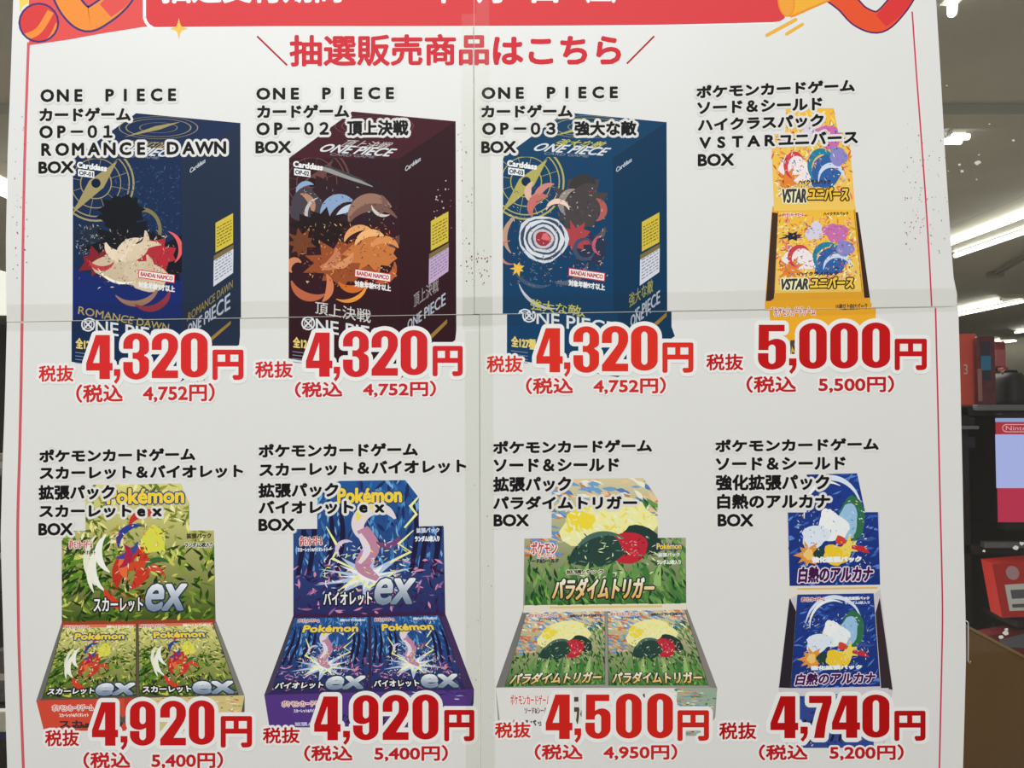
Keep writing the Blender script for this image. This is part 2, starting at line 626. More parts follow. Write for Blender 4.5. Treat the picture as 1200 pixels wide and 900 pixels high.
# ------------------------------------------------------------------ product pictures (printed)
def texgrain(p, mp, seed, n, cols, size, region=(0, 0, 1, 1), stretch=2.5, ang=None):
    """small printed flecks"""
    r = random.Random(seed)
    size *= .54
    for _ in range(int(n * 2.6)):
        u, v = r.uniform(region[0], region[2]), r.uniform(region[1], region[3])
        a = r.uniform(0, 6.28) if ang is None else ang + r.gauss(0, .35)
        L, w = size * r.uniform(.5, 1.4) * stretch, size * r.uniform(.4, 1.0)
        dx, dy = math.cos(a) * L / 2, math.sin(a) * L / 2
        k = r.uniform(-.15, .15) * L
        p.stroke([(u - dx, v - dy), (u + k * dy / max(L, 1e-6), v - k * dx / max(L, 1e-6)), (u + dx, v + dy)], [0, w, 0], r.choice(cols))
        p.lift -= p.step * .75
    p.up()

PICTURES = LY[0] + 2e-6           # ink of every product picture starts at this height
GOLD = (176, 156, 92)
def card_carton(name_label, front, side, dark, edge, X, text_jp, code, count, seam, gold, art, jp_white, side_lbl, compass):
    """printed picture of an upright card box. X: left, front/side edge, right x at top; y marks"""
    xl, xm, xr, yt, ytr, xb, yb0, ybm, chx, chy = X
    LY[0] = PICTURES
    base = pr()
    base.poly([(xl, yt), (xm, yt + 1), (xm + 1, ybm), (xl - .5, yb0)], front)
    pic = tag(base.build('product_picture', poster, seam=seam), name_label)
    s = pr()
    s.poly([(xm, yt + 1), (xr, ytr), (xr + .8, chy), (chx, chy + 11), (xm + 1, ybm)], side)
    tag(s.build('box_side', pic, seam=seam), 'darker side of the printed box')
    t = pr()
    t.poly([(xl, yt + .5), (xb, ytr - 11), (xr, ytr + .5), (xm, yt + 1.5)], edge)
    c = (xl * .25 + xb * .45 + xr * .3, ytr + 11)
    top = t.build('box_top', pic)
    tclip = [[(xl, yt + .5), (xb, ytr - 11), (xr, ytr + .5), (xm, yt + 1.5)]]
    e = pr(clip=tclip)
    e.ring(c[0] + 8, c[1] - 5, 46, 13, 1.1, compass)
    e.ring(c[0] + 8, c[1] - 5, 38, 10.5, 1.4, compass)
    e.ring(c[0] + 8, c[1] - 5, 22, 6, .8, compass)
    e.poly([(c[0] - 32, c[1] + 6), (c[0] + 5, c[1] - 7), (c[0] + 34, c[1] - 12), (c[0] + 10, c[1] - 3)], compass)
    e.build('compass_emblem', top)
    lt = pr()
    lt.text(text_jp, [(xl + 70, yt - 21), (xl + 124, yt - 17.5), (xl + 112, yt - 9.5), (xl + 57, yt - 13)], gold if not jp_white else (190, 180, 178), .1)
    lt.text('ONE PIECE', [(xl + 44, yt - 16), (xl + 127, yt - 10), (xl + 116, yt - 1.5), (xl + 33, yt - 7.5)], (214, 216, 218), .35)
    lt.text('CARD GAME', [(xl + 50, yt - 5.5), (xl + 102, yt - 2), (xl + 99, yt + .8), (xl + 47, yt - 2.7)], (130, 136, 150), .05)
    lt.build('box_lettering', top)
    fclip = [[(xl, yt), (xm, yt + 1), (xm + 1, ybm), (xl - .5, yb0)]]
    k = pr(clip=fclip)
    cx, cy = xl + 27, yt + 29
    for r_, w in ((44, 2.2), (39, 1.4), (29, 1.0), (18, 1.2)):
        k.ring(cx, cy, r_, r_, w, compass)
    for a in range(12):
        ca, sa = math.cos(a * .5236 + .2), math.sin(a * .5236 + .2)
        k.stroke([(cx + 18 * ca, cy + 18 * sa), (cx + 39 * ca, cy + 39 * sa)], .5, compass, smooth=False)
    k.poly([(cx + 25, cy - 26), (cx + 9, cy + 5), (cx - 28, cy + 36), (cx - 8, cy - 3)], compass)
    k.ell(cx, cy, 6.2, 6.2, dark)
    k.ring(cx, cy, 6.2, 6.2, 1.5, compass)
    k.build('compass_emblem', pic, seam=seam)
    a = pr(clip=fclip)
    art(a, xl, yt)
    tag(a.build('artwork', pic, seam=seam), 'bursting cloud of painted brush strokes')
    L = pr(clip=None)
    L.text('Carddass', [(xl + 5.5, yt + 4), (xl + 40, yt + 8.5), (xl + 39, yt + 15), (xl + 5, yt + 10.5)], (235, 236, 238), .45)
    L.poly([(xl + 6, yt + 12.5), (xl + 25, yt + 15), (xl + 25, yt + 23), (xl + 6, yt + 20.5)], (232, 233, 235))
    L.text(code, [(xl + 7.5, yt + 14.3), (xl + 23.5, yt + 16.4), (xl + 23.5, yt + 21.4), (xl + 7.5, yt + 19.2)], (40, 40, 48), .25)
    # maker's plate and age note
    px, py = xl + 77, yt + 130
    L.poly([(px, py), (px + 42.5, py + 6), (px + 42, py + 16.2), (px - .5, py + 9.6)], (214, 60, 60))
    L.poly([(px + .9, py + 1.1), (px + 41.6, py + 6.9), (px + 41.2, py + 15), (px + .5, py + 8.7)], (238, 232, 228))
    L.text('BANDAI NAMCO', [(px + 2.5, py + 2.7), (px + 40, py + 8.2), (px + 39.6, py + 13), (px + 2.2, py + 7.4)], (178, 60, 66), .25)
    L.text('対象年齢9才以上', [(px, py + 14), (px + 42, py + 19.5), (px + 42, py + 26.5), (px, py + 21)], (228, 228, 228), .35)
    L.text(text_jp, art.title_quad, gold if not jp_white else (214, 210, 208), .12)
    ox, oy = art.logo
    for rr, ww in ((7.2, 1.7), (4.4, .8)):
        L.ring(ox, oy, rr, rr, ww, (226, 228, 230))
    L.stroke([(ox - 6, oy - 6), (ox + 6, oy + 6)], 1.8, (226, 228, 230), smooth=False)
    L.stroke([(ox - 6, oy + 6), (ox + 6, oy - 6)], 1.8, (226, 228, 230), smooth=False)
    L.text('NE PIECE', [(ox + 9, oy - 5.5), (ox + 101, oy + 8), (ox + 101, oy + 24), (ox + 9, oy + 9.5)], (222, 224, 228), .3)
    L.text(count, [(xl + 5, yt + 210), (xl + 33, yt + 214), (xl + 33, yt + 226), (xl + 5, yt + 222)], (226, 202, 110), .5)
    for i in range(4):
        L.stroke([(xl + 4, yt + 227 + 4 * i), (xl + 24, yt + 229.5 + 4 * i)], .8, (130, 140, 160), smooth=False)
    L.build('box_lettering', pic, seam=seam)
    S = pr()
    sx, sy = xm, yt
    S.text('Carddass', [(xr - 59, ytr + 54), (xr - 41, ytr + 41.5), (xr - 41, ytr + 46.5), (xr - 59, ytr + 59.5)], (196, 200, 206), .15)
    S.text(text_jp, side_lbl[0], tuple(x * .8 for x in gold) if not jp_white else (150, 140, 142), .1)
    S.text('ONE PIECE', side_lbl[1], (176, 182, 196), .25)
    S.poly(side_lbl[2], (150, 120, 56))
    S.build('box_lettering', pic, seam=seam)
    for which, colr, ink, quad in (('yellow_label', (206, 184, 62), (96, 84, 40), [(xr - 29, ytr + 117.5), (xr - 8.5, ytr + 106), (xr - 8.5, ytr + 141), (xr - 29, ytr + 152)]),
                                   ('white_label', (206, 208, 218) if not jp_white else (190, 160, 196), (120, 124, 140), [(xr - 31, ytr + 156), (xr - 8, ytr + 142.5), (xr - 8.5, ytr + 176), (xr - 31.5, ytr + 192)])):
        y = pr(mp=quadmap(quad))
        y.poly([(0, 0), (1, 0), (1, 1), (0, 1)], colr)
        r = random.Random(len(code) + int(quad[0][0]))
        if which == 'white_label':
            y.poly([(0, 0), (1, 0), (1, .16), (0, .16)], (120, 104, 60))
        for i in range(7):
            v = .2 + i * .105
            u = .08
            while u < .9:
                w = r.uniform(.06, .2)
                y.stroke([(u, v), (min(.93, u + w), v)], .035, ink, smooth=False)
                u += w + .05
        y.build(which, pic)
    return pic
def burst(p, cx, cy, r0, r1, n, col, seed, sx=1.0, sy=1.0):
    """ragged painted splash"""
    r = random.Random(seed)
    pts = []
    for k in range(n * 2):
        t = math.pi * k / n + r.uniform(-.1, .1)
        q = (r1 if k % 2 else r0) * r.uniform(.8, 1.15)
        pts.append((cx + q * sx * math.cos(t), cy + q * sy * math.sin(t)))
    p.poly(pts, col)

def sweep(p, cx, cy, r, a0, a1, w, col, sy=1.0):
    n = 7
    pts = [(cx + r * math.cos(a0 + (a1 - a0) * k / (n - 1)), cy + sy * r * math.sin(a0 + (a1 - a0) * k / (n - 1))) for k in range(n)]
    p.stroke(pts, [w * math.sin(math.pi * (k + .35) / (n - .3)) for k in range(n)], col)

def local(p, x, y):
    p.mp = lambda u, v: (x + u, y + v)

# --- splashes of paint in the colours of each box front
def art_dawn(p, x, y):
    local(p, x, y)
    texgrain(p, None, 3, 90, [(52, 78, 116), (40, 66, 104), (70, 96, 130)], 2.0, (45, 8, 125, 90), 4)
    p.poly([(0, 128), (60, 150), (128, 140), (128, 186), (0, 186)], (24, 42, 104))
    p.ring(82, 84, 20, 24, 4, (128, 116, 82), -1.9, 1.5)
    burst(p, 20, 92, 12, 22, 11, (34, 44, 62), 2)
    texgrain(p, None, 5, 40, [(170, 172, 168), (24, 28, 36), (90, 96, 104)], 2.2, (4, 78, 34, 112), 3)
    burst(p, 104, 118, 24, 38, 9, (22, 24, 34), 5, 1.0, .85)
    burst(p, 60, 104, 34, 44, 9, (24, 26, 34), 3, 1.0, .75)
    burst(p, 30, 122, 15, 23, 8, (128, 36, 44), 4, 1.0, .85)
    burst(p, 96, 112, 18, 27, 8, (176, 44, 56), 6, 1.1, .8)
    burst(p, 56, 64, 21, 30, 12, (22, 24, 30), 1, 1.05, .9)
    p.ell(56, 130, 33, 17, (200, 180, 152), .25, wob=.06, seed=2)
    p.ell(86, 138, 26, 17, (206, 188, 160), .3, wob=.06, seed=5)
    for cx, cy, r, a0, a1, w, c in ((56, 96, 18, .2, 3.0, 13, (226, 208, 184)), (60, 92, 26, -.3, 1.6, 11, (214, 192, 164)),
            (84, 128, 34, 3.3, 4.6, 11, (222, 204, 176)), (96, 140, 40, 3.6, 4.9, 10, (216, 196, 166)), (70, 124, 20, -.6, 1.6, 12, (204, 180, 148)),
            (72, 140, 30, .3, 2.4, 7, (150, 112, 92)), (88, 150, 26, .1, 2.2, 8, (140, 52, 66)), (104, 106, 22, -1.2, .8, 5, (226, 96, 96)),
            (34, 112, 17, .6, 2.7, 6, (186, 62, 66)), (60, 110, 36, 1.2, 2.6, 3, (240, 232, 216))):
        sweep(p, cx, cy, r, a0, a1, w, c)
    texgrain(p, None, 7, 70, [(96, 74, 62), (236, 226, 206), (60, 40, 40), (190, 164, 136)], 2.0, (30, 84, 112, 152), 3.4)
    texgrain(p, None, 8, 30, [(120, 128, 142), (200, 60, 70), (18, 20, 26)], 1.8, (6, 98, 140, 150), 3)
art_dawn.title_quad = [(93, 359), (200, 380), (199, 388), (92, 368)]
art_dawn.logo = (105, 380.5)

def art_battle(p, x, y):
    local(p, x, y)
    burst(p, 70, 50, 40, 60, 10, (46, 26, 34), 2, 1.1, .6)
    p.stroke([(30, 10), (62, 20), (98, 34)], [3, 6, 1], (146, 146, 142))
    p.stroke([(42, 9), (70, 20), (90, 28)], [2, 3, 1], (64, 62, 66))
    p.ell(20, 56, 19, 20, (70, 62, 72), .3, wob=.08, seed=3)
    for cx, cy, r, a0, a1, w, c in ((22, 44, 14, 3.4, 5.2, 6, (132, 166, 196)), (10, 60, 18, 4.9, 6.6, 8, (178, 130, 104)), (40, 66, 20, 2.4, 4.4, 4, (190, 186, 184)),
            (64, 70, 22, 2.6, 5.2, 15, (136, 160, 196)), (78, 84, 26, 3.5, 5.4, 8, (186, 202, 222)), (98, 76, 28, 3.2, 5.6, 13, (150, 112, 96)),
            (100, 92, 34, 3.6, 5.6, 9, (118, 84, 76)), (112, 52, 16, 1.2, 2.9, 4.0, (206, 198, 186)), (98, 54, 14, -.8, 1.0, 7, (120, 88, 80)), (112, 84, 20, .2, 2.0, 9, (96, 66, 64))):
        sweep(p, cx, cy, r, a0, a1, w, c)
    burst(p, 36, 84, 24, 34, 12, (34, 20, 22), 7, 1.1, .8)
    burst(p, 14, 100, 10, 18, 9, (112, 62, 36), 8)
    burst(p, 60, 124, 24, 34, 10, (150, 76, 40), 9, 1.2, .9)
    burst(p, 98, 112, 22, 30, 11, (196, 116, 60), 10, 1.15, .75)
    for cx, cy, r, a0, a1, w, c in ((40, 112, 16, -.4, 1.8, 13, (196, 122, 84)), (52, 104, 24, .3, 1.6, 9, (214, 142, 96)), (28, 138, 26, 1.0, 2.9, 10, (186, 98, 66)),
            (24, 150, 24, -.6, .9, 9, (208, 122, 82)), (8, 128, 8, 2.2, 5.6, 8, (204, 128, 90)), (86, 104, 22, 3.4, 5.2, 8, (226, 160, 100)),
            (98, 110, 22, 3.5, 5.4, 9, (236, 176, 116)), (112, 114, 18, 3.6, 5.8, 9, (216, 140, 84)), (104, 126, 20, -.2, 1.7, 8, (180, 92, 52)),
            (74, 134, 20, .5, 2.5, 9, (204, 104, 44)), (66, 142, 26, .2, 2.0, 5, (232, 150, 62))):
        sweep(p, cx, cy, r, a0, a1, w, c)
    texgrain(p, None, 11, 110, [(90, 40, 26), (240, 186, 120), (52, 24, 22), (206, 116, 60), (150, 74, 48)], 2.2, (14, 78, 126, 152), 3.2)
    texgrain(p, None, 12, 40, [(60, 50, 58), (170, 160, 156), (40, 26, 30)], 1.8, (8, 28, 126, 82), 3.2)
art_battle.title_quad = [(370, 353), (435, 363.5), (434.5, 379), (369.5, 367.5)]
art_battle.logo = (361.5, 379)

def art_foes(p, x, y):
    local(p, x, y)
    burst(p, 88, 56, 26, 36, 11, (72, 66, 66), 2, .9, 1.05)
    for cx, cy, r, a0, a1, w, c in ((96, 42, 16, 3.0, 5.6, 12, (58, 54, 54)), (86, 56, 18, 2.4, 4.6, 8, (146, 136, 128)), (104, 62, 14, -1.2, 1.2, 8, (172, 92, 84)), (98, 78, 22, .2, 1.8, 8, (92, 86, 84)),
            (46, 42, 17, 2.4, 4.0, 8, (222, 178, 158)), (60, 54, 22, 3.0, 4.7, 8, (204, 132, 122)), (48, 62, 16, 2.6, 5.0, 10, (196, 110, 104)), (64, 66, 14, 3.4, 6.0, 6, (232, 202, 186))):
        sweep(p, cx, cy, r, a0, a1, w, c)
    burst(p, 104, 108, 16, 24, 9, (44, 52, 74), 4)
    burst(p, 84, 94, 12, 19, 9, (170, 66, 72), 5)
    for r, c in ((29, (206, 214, 222)), (26, (58, 70, 92)), (23.5, (214, 220, 226)), (20, (66, 78, 100)), (17.5, (206, 212, 220)), (14, (84, 92, 112)), (12, (196, 190, 196)), (9, (158, 50, 62))):
        p.ell(47, 96, r * 1.02, r * .94, c, .3, wob=.035, seed=r)
    p.ell(50, 94, 5, 4, (214, 112, 112), .5, wob=.15, seed=3)
    for cx, cy, r, a0, a1, w, c in ((30, 94, 28, 2.4, 4.2, 6, (188, 150, 126)), (10, 112, 14, 1.4, 4.6, 4, (190, 120, 110)), (44, 118, 34, 1.2, 2.7, 5, (66, 84, 110)),
            (70, 118, 30, .2, 1.9, 7, (92, 96, 112)), (96, 108, 12, 0, 5.9, 5, (64, 78, 104)), (118, 104, 12, 1.9, 4.6, 4, (190, 92, 112)), (60, 134, 44, 1.5, 2.8, 4, (196, 196, 204))):
        sweep(p, cx, cy, r, a0, a1, w, c)
    burst(p, 17, 131, 4, 9, 7, (238, 186, 70), 6)
    texgrain(p, None, 13, 110, [(40, 48, 70), (206, 206, 210), (150, 70, 76), (110, 108, 116), (226, 190, 168)], 1.9, (8, 36, 122, 146), 3.4)
    texgrain(p, None, 14, 40, [(120, 124, 140), (46, 60, 90)], 1.8, (6, 118, 110, 152), 4, .5)
art_foes.title_quad = [(622, 350), (681, 358.5), (680.5, 372), (621.5, 362.5)]
art_foes.logo = (615, 370)

card_carton('printed picture of a navy blue card box', (24, 44, 78), (34, 46, 68), (16, 30, 56), (28, 46, 80),
            (86, 213, 282, 186, 144, 160, 424, 447, 281.8, 393), 'ROMANCE DAWN', 'OP-01', '全121種', -1.2, GOLD, art_dawn, False,
            ([(221, 367), (273, 328), (273, 337), (221, 377)], [(222, 381), (270, 343), (270, 362), (222, 393)], [(248, 396), (272, 376), (272, 380), (248, 401)]), (160, 146, 100))
card_carton('printed picture of a dark maroon card box', (50, 22, 30), (48, 20, 28), (34, 14, 20), (68, 26, 36),
            (339, 468, 534, 185, 142, 413, 420, 444, 533.6, 387.5), '頂上決戦', 'OP-02', '全121種', 0, (170, 150, 120), art_battle, True,
            ([(485, 345), (514, 324), (514, 341), (485, 361)], [(478, 376), (522, 343), (522, 357), (478, 387)], [(503, 394), (524, 374), (524, 379), (503, 400)]), (104, 66, 62))
card_carton('printed picture of a teal blue card box', (18, 62, 98), (16, 54, 84), (14, 44, 72), (20, 64, 98),
            (589.5, 718, 781, 184, 143, 662, 420, 442, 785.6, 383), '強大な敵', 'OP-03', '全127種', 5, (196, 190, 96), art_foes, False,
            ([(737, 345), (765, 326), (765, 342), (737, 361)], [(734, 371), (773, 340), (773, 355), (734, 384)], [(752, 387), (776, 366), (776, 371), (752, 393)]), (176, 168, 92))

# --- the display boxes of booster packs: palettes of brush strokes
def art_jungle(p, s=1):
    p.poly([(0, 0), (1, 0), (1, 1), (0, 1)], None, grad=((216, 210, 130), (58, 82, 30)))
    texgrain(p, None, 20 + s, 120, [(232, 222, 140), (150, 150, 60), (110, 122, 44), (240, 232, 170), (84, 104, 40)], .045, (0, 0, 1, .55), 3)
    texgrain(p, None, 21 + s, 130, [(46, 76, 24), (84, 124, 36), (128, 152, 50), (34, 52, 22), (196, 200, 90)], .05, (0, .48, 1, 1), 3)
    texgrain(p, None, 22 + s, 40, [(34, 56, 24), (60, 104, 34), (94, 138, 44)], .05, (0, .4, .3, .85), 4, -.6)
    for cx, cy, r, a0, a1, w, c in ((.44, .60, .24, 2.3, 3.9, .05, (236, 236, 222)), (.46, .56, .30, 2.5, 3.8, .04, (226, 226, 206)), (.42, .50, .18, 2.2, 3.9, .05, (240, 240, 228)), (.48, .66, .30, 2.7, 3.7, .035, (236, 234, 216))):
        sweep(p, cx, cy, r, a0, a1, w, c)
    p.ell(.60, .42, .08, .10, (214, 214, 76), .3, wob=.1, seed=1)
    for cx, cy, r, a0, a1, w, c in ((.62, .72, .26, 3.0, 4.4, .10, (186, 52, 38)), (.30, .58, .24, -.4, .9, .09, (196, 58, 44)), (.56, .34, .12, 3.4, 5.6, .06, (196, 50, 52)), (.52, .80, .20, 3.9, 5.6, .07, (204, 74, 44)),
            (.60, .60, .20, 2.6, 3.8, .06, (226, 108, 60)), (.50, .44, .13, 2.9, 4.9, .045, (46, 64, 142)), (.36, .40, .14, .2, 1.6, .05, (60, 76, 150)), (.34, .52, .10, -.8, 1.2, .05, (170, 40, 70)), (.64, .66, .10, 3.4, 5.4, .04, (56, 104, 58)), (.44, .74, .16, 1.6, 3.0, .06, (206, 66, 44))):
        sweep(p, cx, cy, r, a0, a1, w, c)
    texgrain(p, None, 23 + s, 40, [(230, 120, 60), (150, 34, 30), (238, 226, 200)], .02, (.32, .3, .68, .85), 3.5)

def art_storm(p, s=1):
    p.poly([(0, 0), (1, 0), (1, 1), (0, 1)], None, grad=((40, 88, 150), (46, 46, 96)))
    texgrain(p, None, 30 + s, 110, [(54, 112, 172), (84, 146, 198), (36, 70, 126), (120, 170, 212), (34, 48, 92)], .05, (0, 0, 1, .7), 3.5, 1.5)
    for u in (.05, .12, .24, .31, .8, .86, .95):
        p.stroke([(u, .15), (u + .02, .4), (u - .02, .7)], [.012, .035, .03], (34, 30, 62))
    texgrain(p, None, 31 + s, 70, [(150, 96, 140), (58, 34, 78), (214, 140, 170), (38, 26, 60)], .035, (0, .6, 1, 1), 3.5)
    burst(p, .5, .72, .10, .30, 10, (176, 196, 226), 3, 1.2, .6)
    burst(p, .5, .72, .06, .20, 9, (238, 240, 236), 4, 1.2, .6)
    sweep(p, .56, .34, .13, 2.0, 5.9, .10, (224, 210, 214))
    p.stroke([(.46, .36), (.52, .5), (.46, .64), (.56, .74)], [.08, .11, .10, .04], (188, 132, 156))
    p.stroke([(.44, .40), (.49, .52), (.44, .62)], [.03, .05, .02], (226, 214, 226))
    sweep(p, .53, .30, .10, 3.1, 4.9, .06, (232, 214, 92))
    sweep(p, .62, .40, .09, .2, 2.4, .05, (118, 72, 120))
    for q in ([(.22, .34), (.30, .5), (.26, .58), (.40, .66)], [(.80, .38), (.70, .48), (.78, .54), (.64, .62)], [(.30, .82), (.42, .72), (.5, .8), (.66, .7), (.7, .76)], [(.86, .1), (.78, .2), (.82, .26), (.74, .36)]):
        p.stroke(q, [.006, .022, .02, .012, .01][:len(q)], (244, 236, 150), smooth=False)
    sweep(p, .36, .52, .07, 2.4, 5.2, .03, (214, 190, 220))
    texgrain(p, None, 32 + s, 60, [(250, 248, 230), (240, 226, 110), (196, 210, 236)], .018, (.2, .45, .8, .85), 4)

def art_meadow(p, s=1):
    p.poly([(0, 0), (1, 0), (1, 1), (0, 1)], None, grad=((214, 200, 160), (58, 110, 52)))
    texgrain(p, None, 40 + s, 70, [(110, 160, 206), (208, 126, 84), (232, 196, 150), (236, 232, 210), (84, 128, 184)], .07, (0, 0, 1, .32), 2.6, .5)
    texgrain(p, None, 41 + s, 60, [(70, 124, 62), (46, 96, 52), (104, 150, 80)], .05, (.66, .2, 1, 1), 3.2, 1.2)
    texgrain(p, None, 46 + s, 24, [(208, 90, 60), (92, 150, 200), (226, 178, 140)], .05, (0, .36, .22, .62), 3.0, .3)
    p.ell(.52, .36, .30, .20, (240, 232, 160), -.2, wob=.07, seed=2)
    p.ell(.34, .34, .09, .09, (236, 214, 60), 0, wob=.1, seed=3)
    texgrain(p, None, 42 + s, 40, [(250, 246, 206), (236, 214, 90), (222, 232, 180)], .035, (.24, .22, .8, .5), 3)
    texgrain(p, None, 43 + s, 90, [(40, 92, 42), (84, 138, 62), (128, 168, 84), (30, 66, 38)], .045, (0, .62, 1, 1), 3.2, 1.3)
    p.ell(.72, .50, .14, .11, (40, 62, 56), .5, wob=.06, seed=4)
    p.ell(.64, .555, .125, .125, (190, 44, 58), .1, wob=.04, seed=5)
    p.ell(.45, .58, .17, .125, (44, 70, 62), -.35, wob=.07, seed=6)
    sweep(p, .5, .62, .18, 3.4, 5.4, .04, (78, 108, 98))
    texgrain(p, None, 44 + s, 10, [(238, 150, 156), (222, 90, 100)], .018, (.6, .5, .7, .62), 2.2)
    for k in range(9):
        u = .22 + k * .075
        p.stroke([(u, .86), (u + .01, .74), (u + .03 * (-1) ** k, .66)], [.05, .03, 0], ((96, 150, 76), (66, 120, 58), (150, 186, 110))[k % 3])
    texgrain(p, None, 45 + s, 40, [(30, 48, 46), (110, 140, 120), (226, 232, 190)], .018, (.28, .45, .85, .8), 3.5)

def art_nova(p, s=1):
    p.poly([(0, 0), (1, 0), (1, 1), (0, 1)], None, grad=((36, 62, 140), (30, 52, 120)))
    texgrain(p, None, 50 + s, 60, [(60, 96, 176), (34, 46, 112), (92, 130, 200)], .05, (0, 0, 1, 1), 4, -.4)
    for cx, cy, r, a0, a1, w, c in ((.48, .40, .36, 3.3, 6.0, .05, (214, 224, 240)), (.46, .36, .28, 3.0, 5.2, .035, (236, 240, 246)), (.9, .4, .2, 1.2, 3.2, .04, (60, 80, 140)), (.76, .84, .3, 3.6, 5.0, .03, (170, 190, 226))):
        sweep(p, cx, cy, r, a0, a1, w, c)
    p.ell(.70, .42, .15, .21, (52, 110, 74), .3, wob=.05, seed=1)
    p.ell(.66, .44, .11, .17, (150, 190, 222), .3, wob=.05, seed=2)
    p.ell(.50, .48, .17, .13, (232, 236, 240), .1, wob=.09, seed=3)
    p.ell(.30, .56, .16, .10, (218, 226, 238), -.2, wob=.1, seed=4)
    p.ell(.44, .40, .08, .09, (240, 242, 244), .4, wob=.1, seed=9)
    burst(p, .22, .72, .08, .13, 9, (222, 146, 62), 5, 1.2, .9)
    p.ell(.22, .72, .05, .05, (240, 196, 110), 0, wob=.1, seed=6)
    p.ell(.34, .72, .06, .06, (40, 66, 60), .2, wob=.1, seed=6)
    p.ell(.52, .73, .14, .09, (234, 196, 48), .2, wob=.08, seed=7)
    burst(p, .66, .66, .06, .11, 7, (236, 210, 90), 8)
    p.ell(.58, .60, .06, .04, (206, 70, 52), .2, wob=.1, seed=8)
    p.stroke([(.70, .66), (.82, .68), (.90, .72)], [.03, .05, 0], (196, 50, 56))
    texgrain(p, None, 51 + s, 60, [(250, 250, 250), (196, 210, 236), (236, 210, 120), (90, 120, 180)], .018, (.1, .25, .9, .85), 3.2)

def art_universe(p, s=1):
    p.poly([(0, 0), (1, 0), (1, 1), (0, 1)], None, grad=((238, 186, 62), (236, 196, 96)))
    texgrain(p, None, 60 + s, 90, [(246, 220, 120), (224, 140, 60), (236, 110, 130), (250, 236, 190), (214, 90, 60)], .05, (0, .05, 1, .9), 3)
    burst(p, .20, .34, .06, .12, 8, (44, 44, 62), 2, 1.4, .6)
    p.ell(.28, .62, .20, .14, (240, 226, 226), .2, wob=.1, seed=1)
    burst(p, .18, .74, .08, .16, 9, (226, 130, 50), 3)
    sweep(p, .30, .60, .13, 2.0, 5.6, .06, (206, 66, 76))
    p.ell(.48, .28, .10, .13, (214, 206, 222), .6, wob=.12, seed=4)
    p.ell(.74, .30, .16, .12, (200, 110, 170), .2, wob=.12, seed=5)
    p.ell(.66, .66, .19, .16, (50, 96, 160), -.5, wob=.1, seed=6)
    sweep(p, .64, .62, .17, 2.4, 5.8, .07, (34, 128, 156))
    sweep(p, .74, .76, .17, 3.2, 6.2, .05, (206, 214, 232))
    p.ell(.84, .50, .11, .10, (140, 134, 196), .2, wob=.1, seed=7)
    texgrain(p, None, 61 + s, 130, [(40, 44, 84), (250, 244, 230), (206, 70, 90), (70, 130, 190), (240, 200, 80), (150, 90, 160)], .024, (.05, .15, .95, .9), 3)

def ex_logo(p, jp, q0, q1, grey=(206, 212, 224)):
    """outlined series lettering"""
    p.text(jp, q0, (30, 30, 34), 2.0)
    p.text(jp, q0, (240, 240, 240), .35)
    p.text('ex', q1, (42, 58, 84), 3.0)
    p.text('ex', q1, None, 1.3, grad=((238, 242, 246), (120, 134, 156)))

def yellow_logo(p, q, b=1.1):
    p.text('Pokémon', q, (44, 66, 128), b + 1.0)
    p.text('Pokémon', q, (240, 206, 64), b * .75)

def small_red(p, q, b=.5, t='ポケモンカードゲーム'):
    p.text(t, q, (238, 226, 222), b + .8)
    p.text(t, q, (192, 60, 58), b * .5)

def U(x0, x1, y0, y1, sl=0.0):
    return [(x0 + sl, y0), (x1 + sl, y0), (x1, y1), (x0, y1)]

def display_box(label, outline, body, header, header_art, header_letters, walls, wallcol, packs, pack_art, pack_letters, front, frontcol, front_letters, hinge=None, art_on_front=None, seam=None, headclips=None):
    LY[0] = PICTURES
    base = pr()
    for o_ in outline: base.poly(o_, body)
    pic = tag(base.build('product_picture', poster, seam=seam), label)
    q = header
    L0 = LY[0]
    hp = pr(mp=quadmap(q), clip=headclips)
    header_art(hp)
    hp.clip = None
    header_letters(hp)
    hp.build('header_card', pic)
    LY[0] = L0
    for w, c in zip(walls, wallcol):
        wp = pr()
        wp.poly(w, c)
        wp.build('tray_wall', pic, seam=seam)
    if hinge:
        hg = pr()
        for pts, c in hinge: hg.poly(pts, c)
        tag(hg.build('hinge_strip', pic), 'pale fold below the header')
    L1 = LY[0]
    for i, pk in enumerate(packs):
        LY[0] = L1
        pp = pr(mp=quadmap(pk), clip=[pk])
        pack_art(pp, 7 + i * 0)
        pack_letters(pp)
        pp.mp = None
        pp.stroke([pk[0], pk[3]], .9, (60, 58, 60), smooth=False)
        pp.stroke([pk[1], pk[2]], .9, (60, 58, 60), smooth=False)
        pp.build('booster_pack', pic, seam=seam)
    LY[0] = L1
    fp = pr(mp=quadmap(front), clip=[front])
    fp.poly([(0, 0), (1, 0), (1, 1), (0, 1)], frontcol)
    front_letters(fp)
    fp.build('front_panel', pic, seam=seam)
    return pic

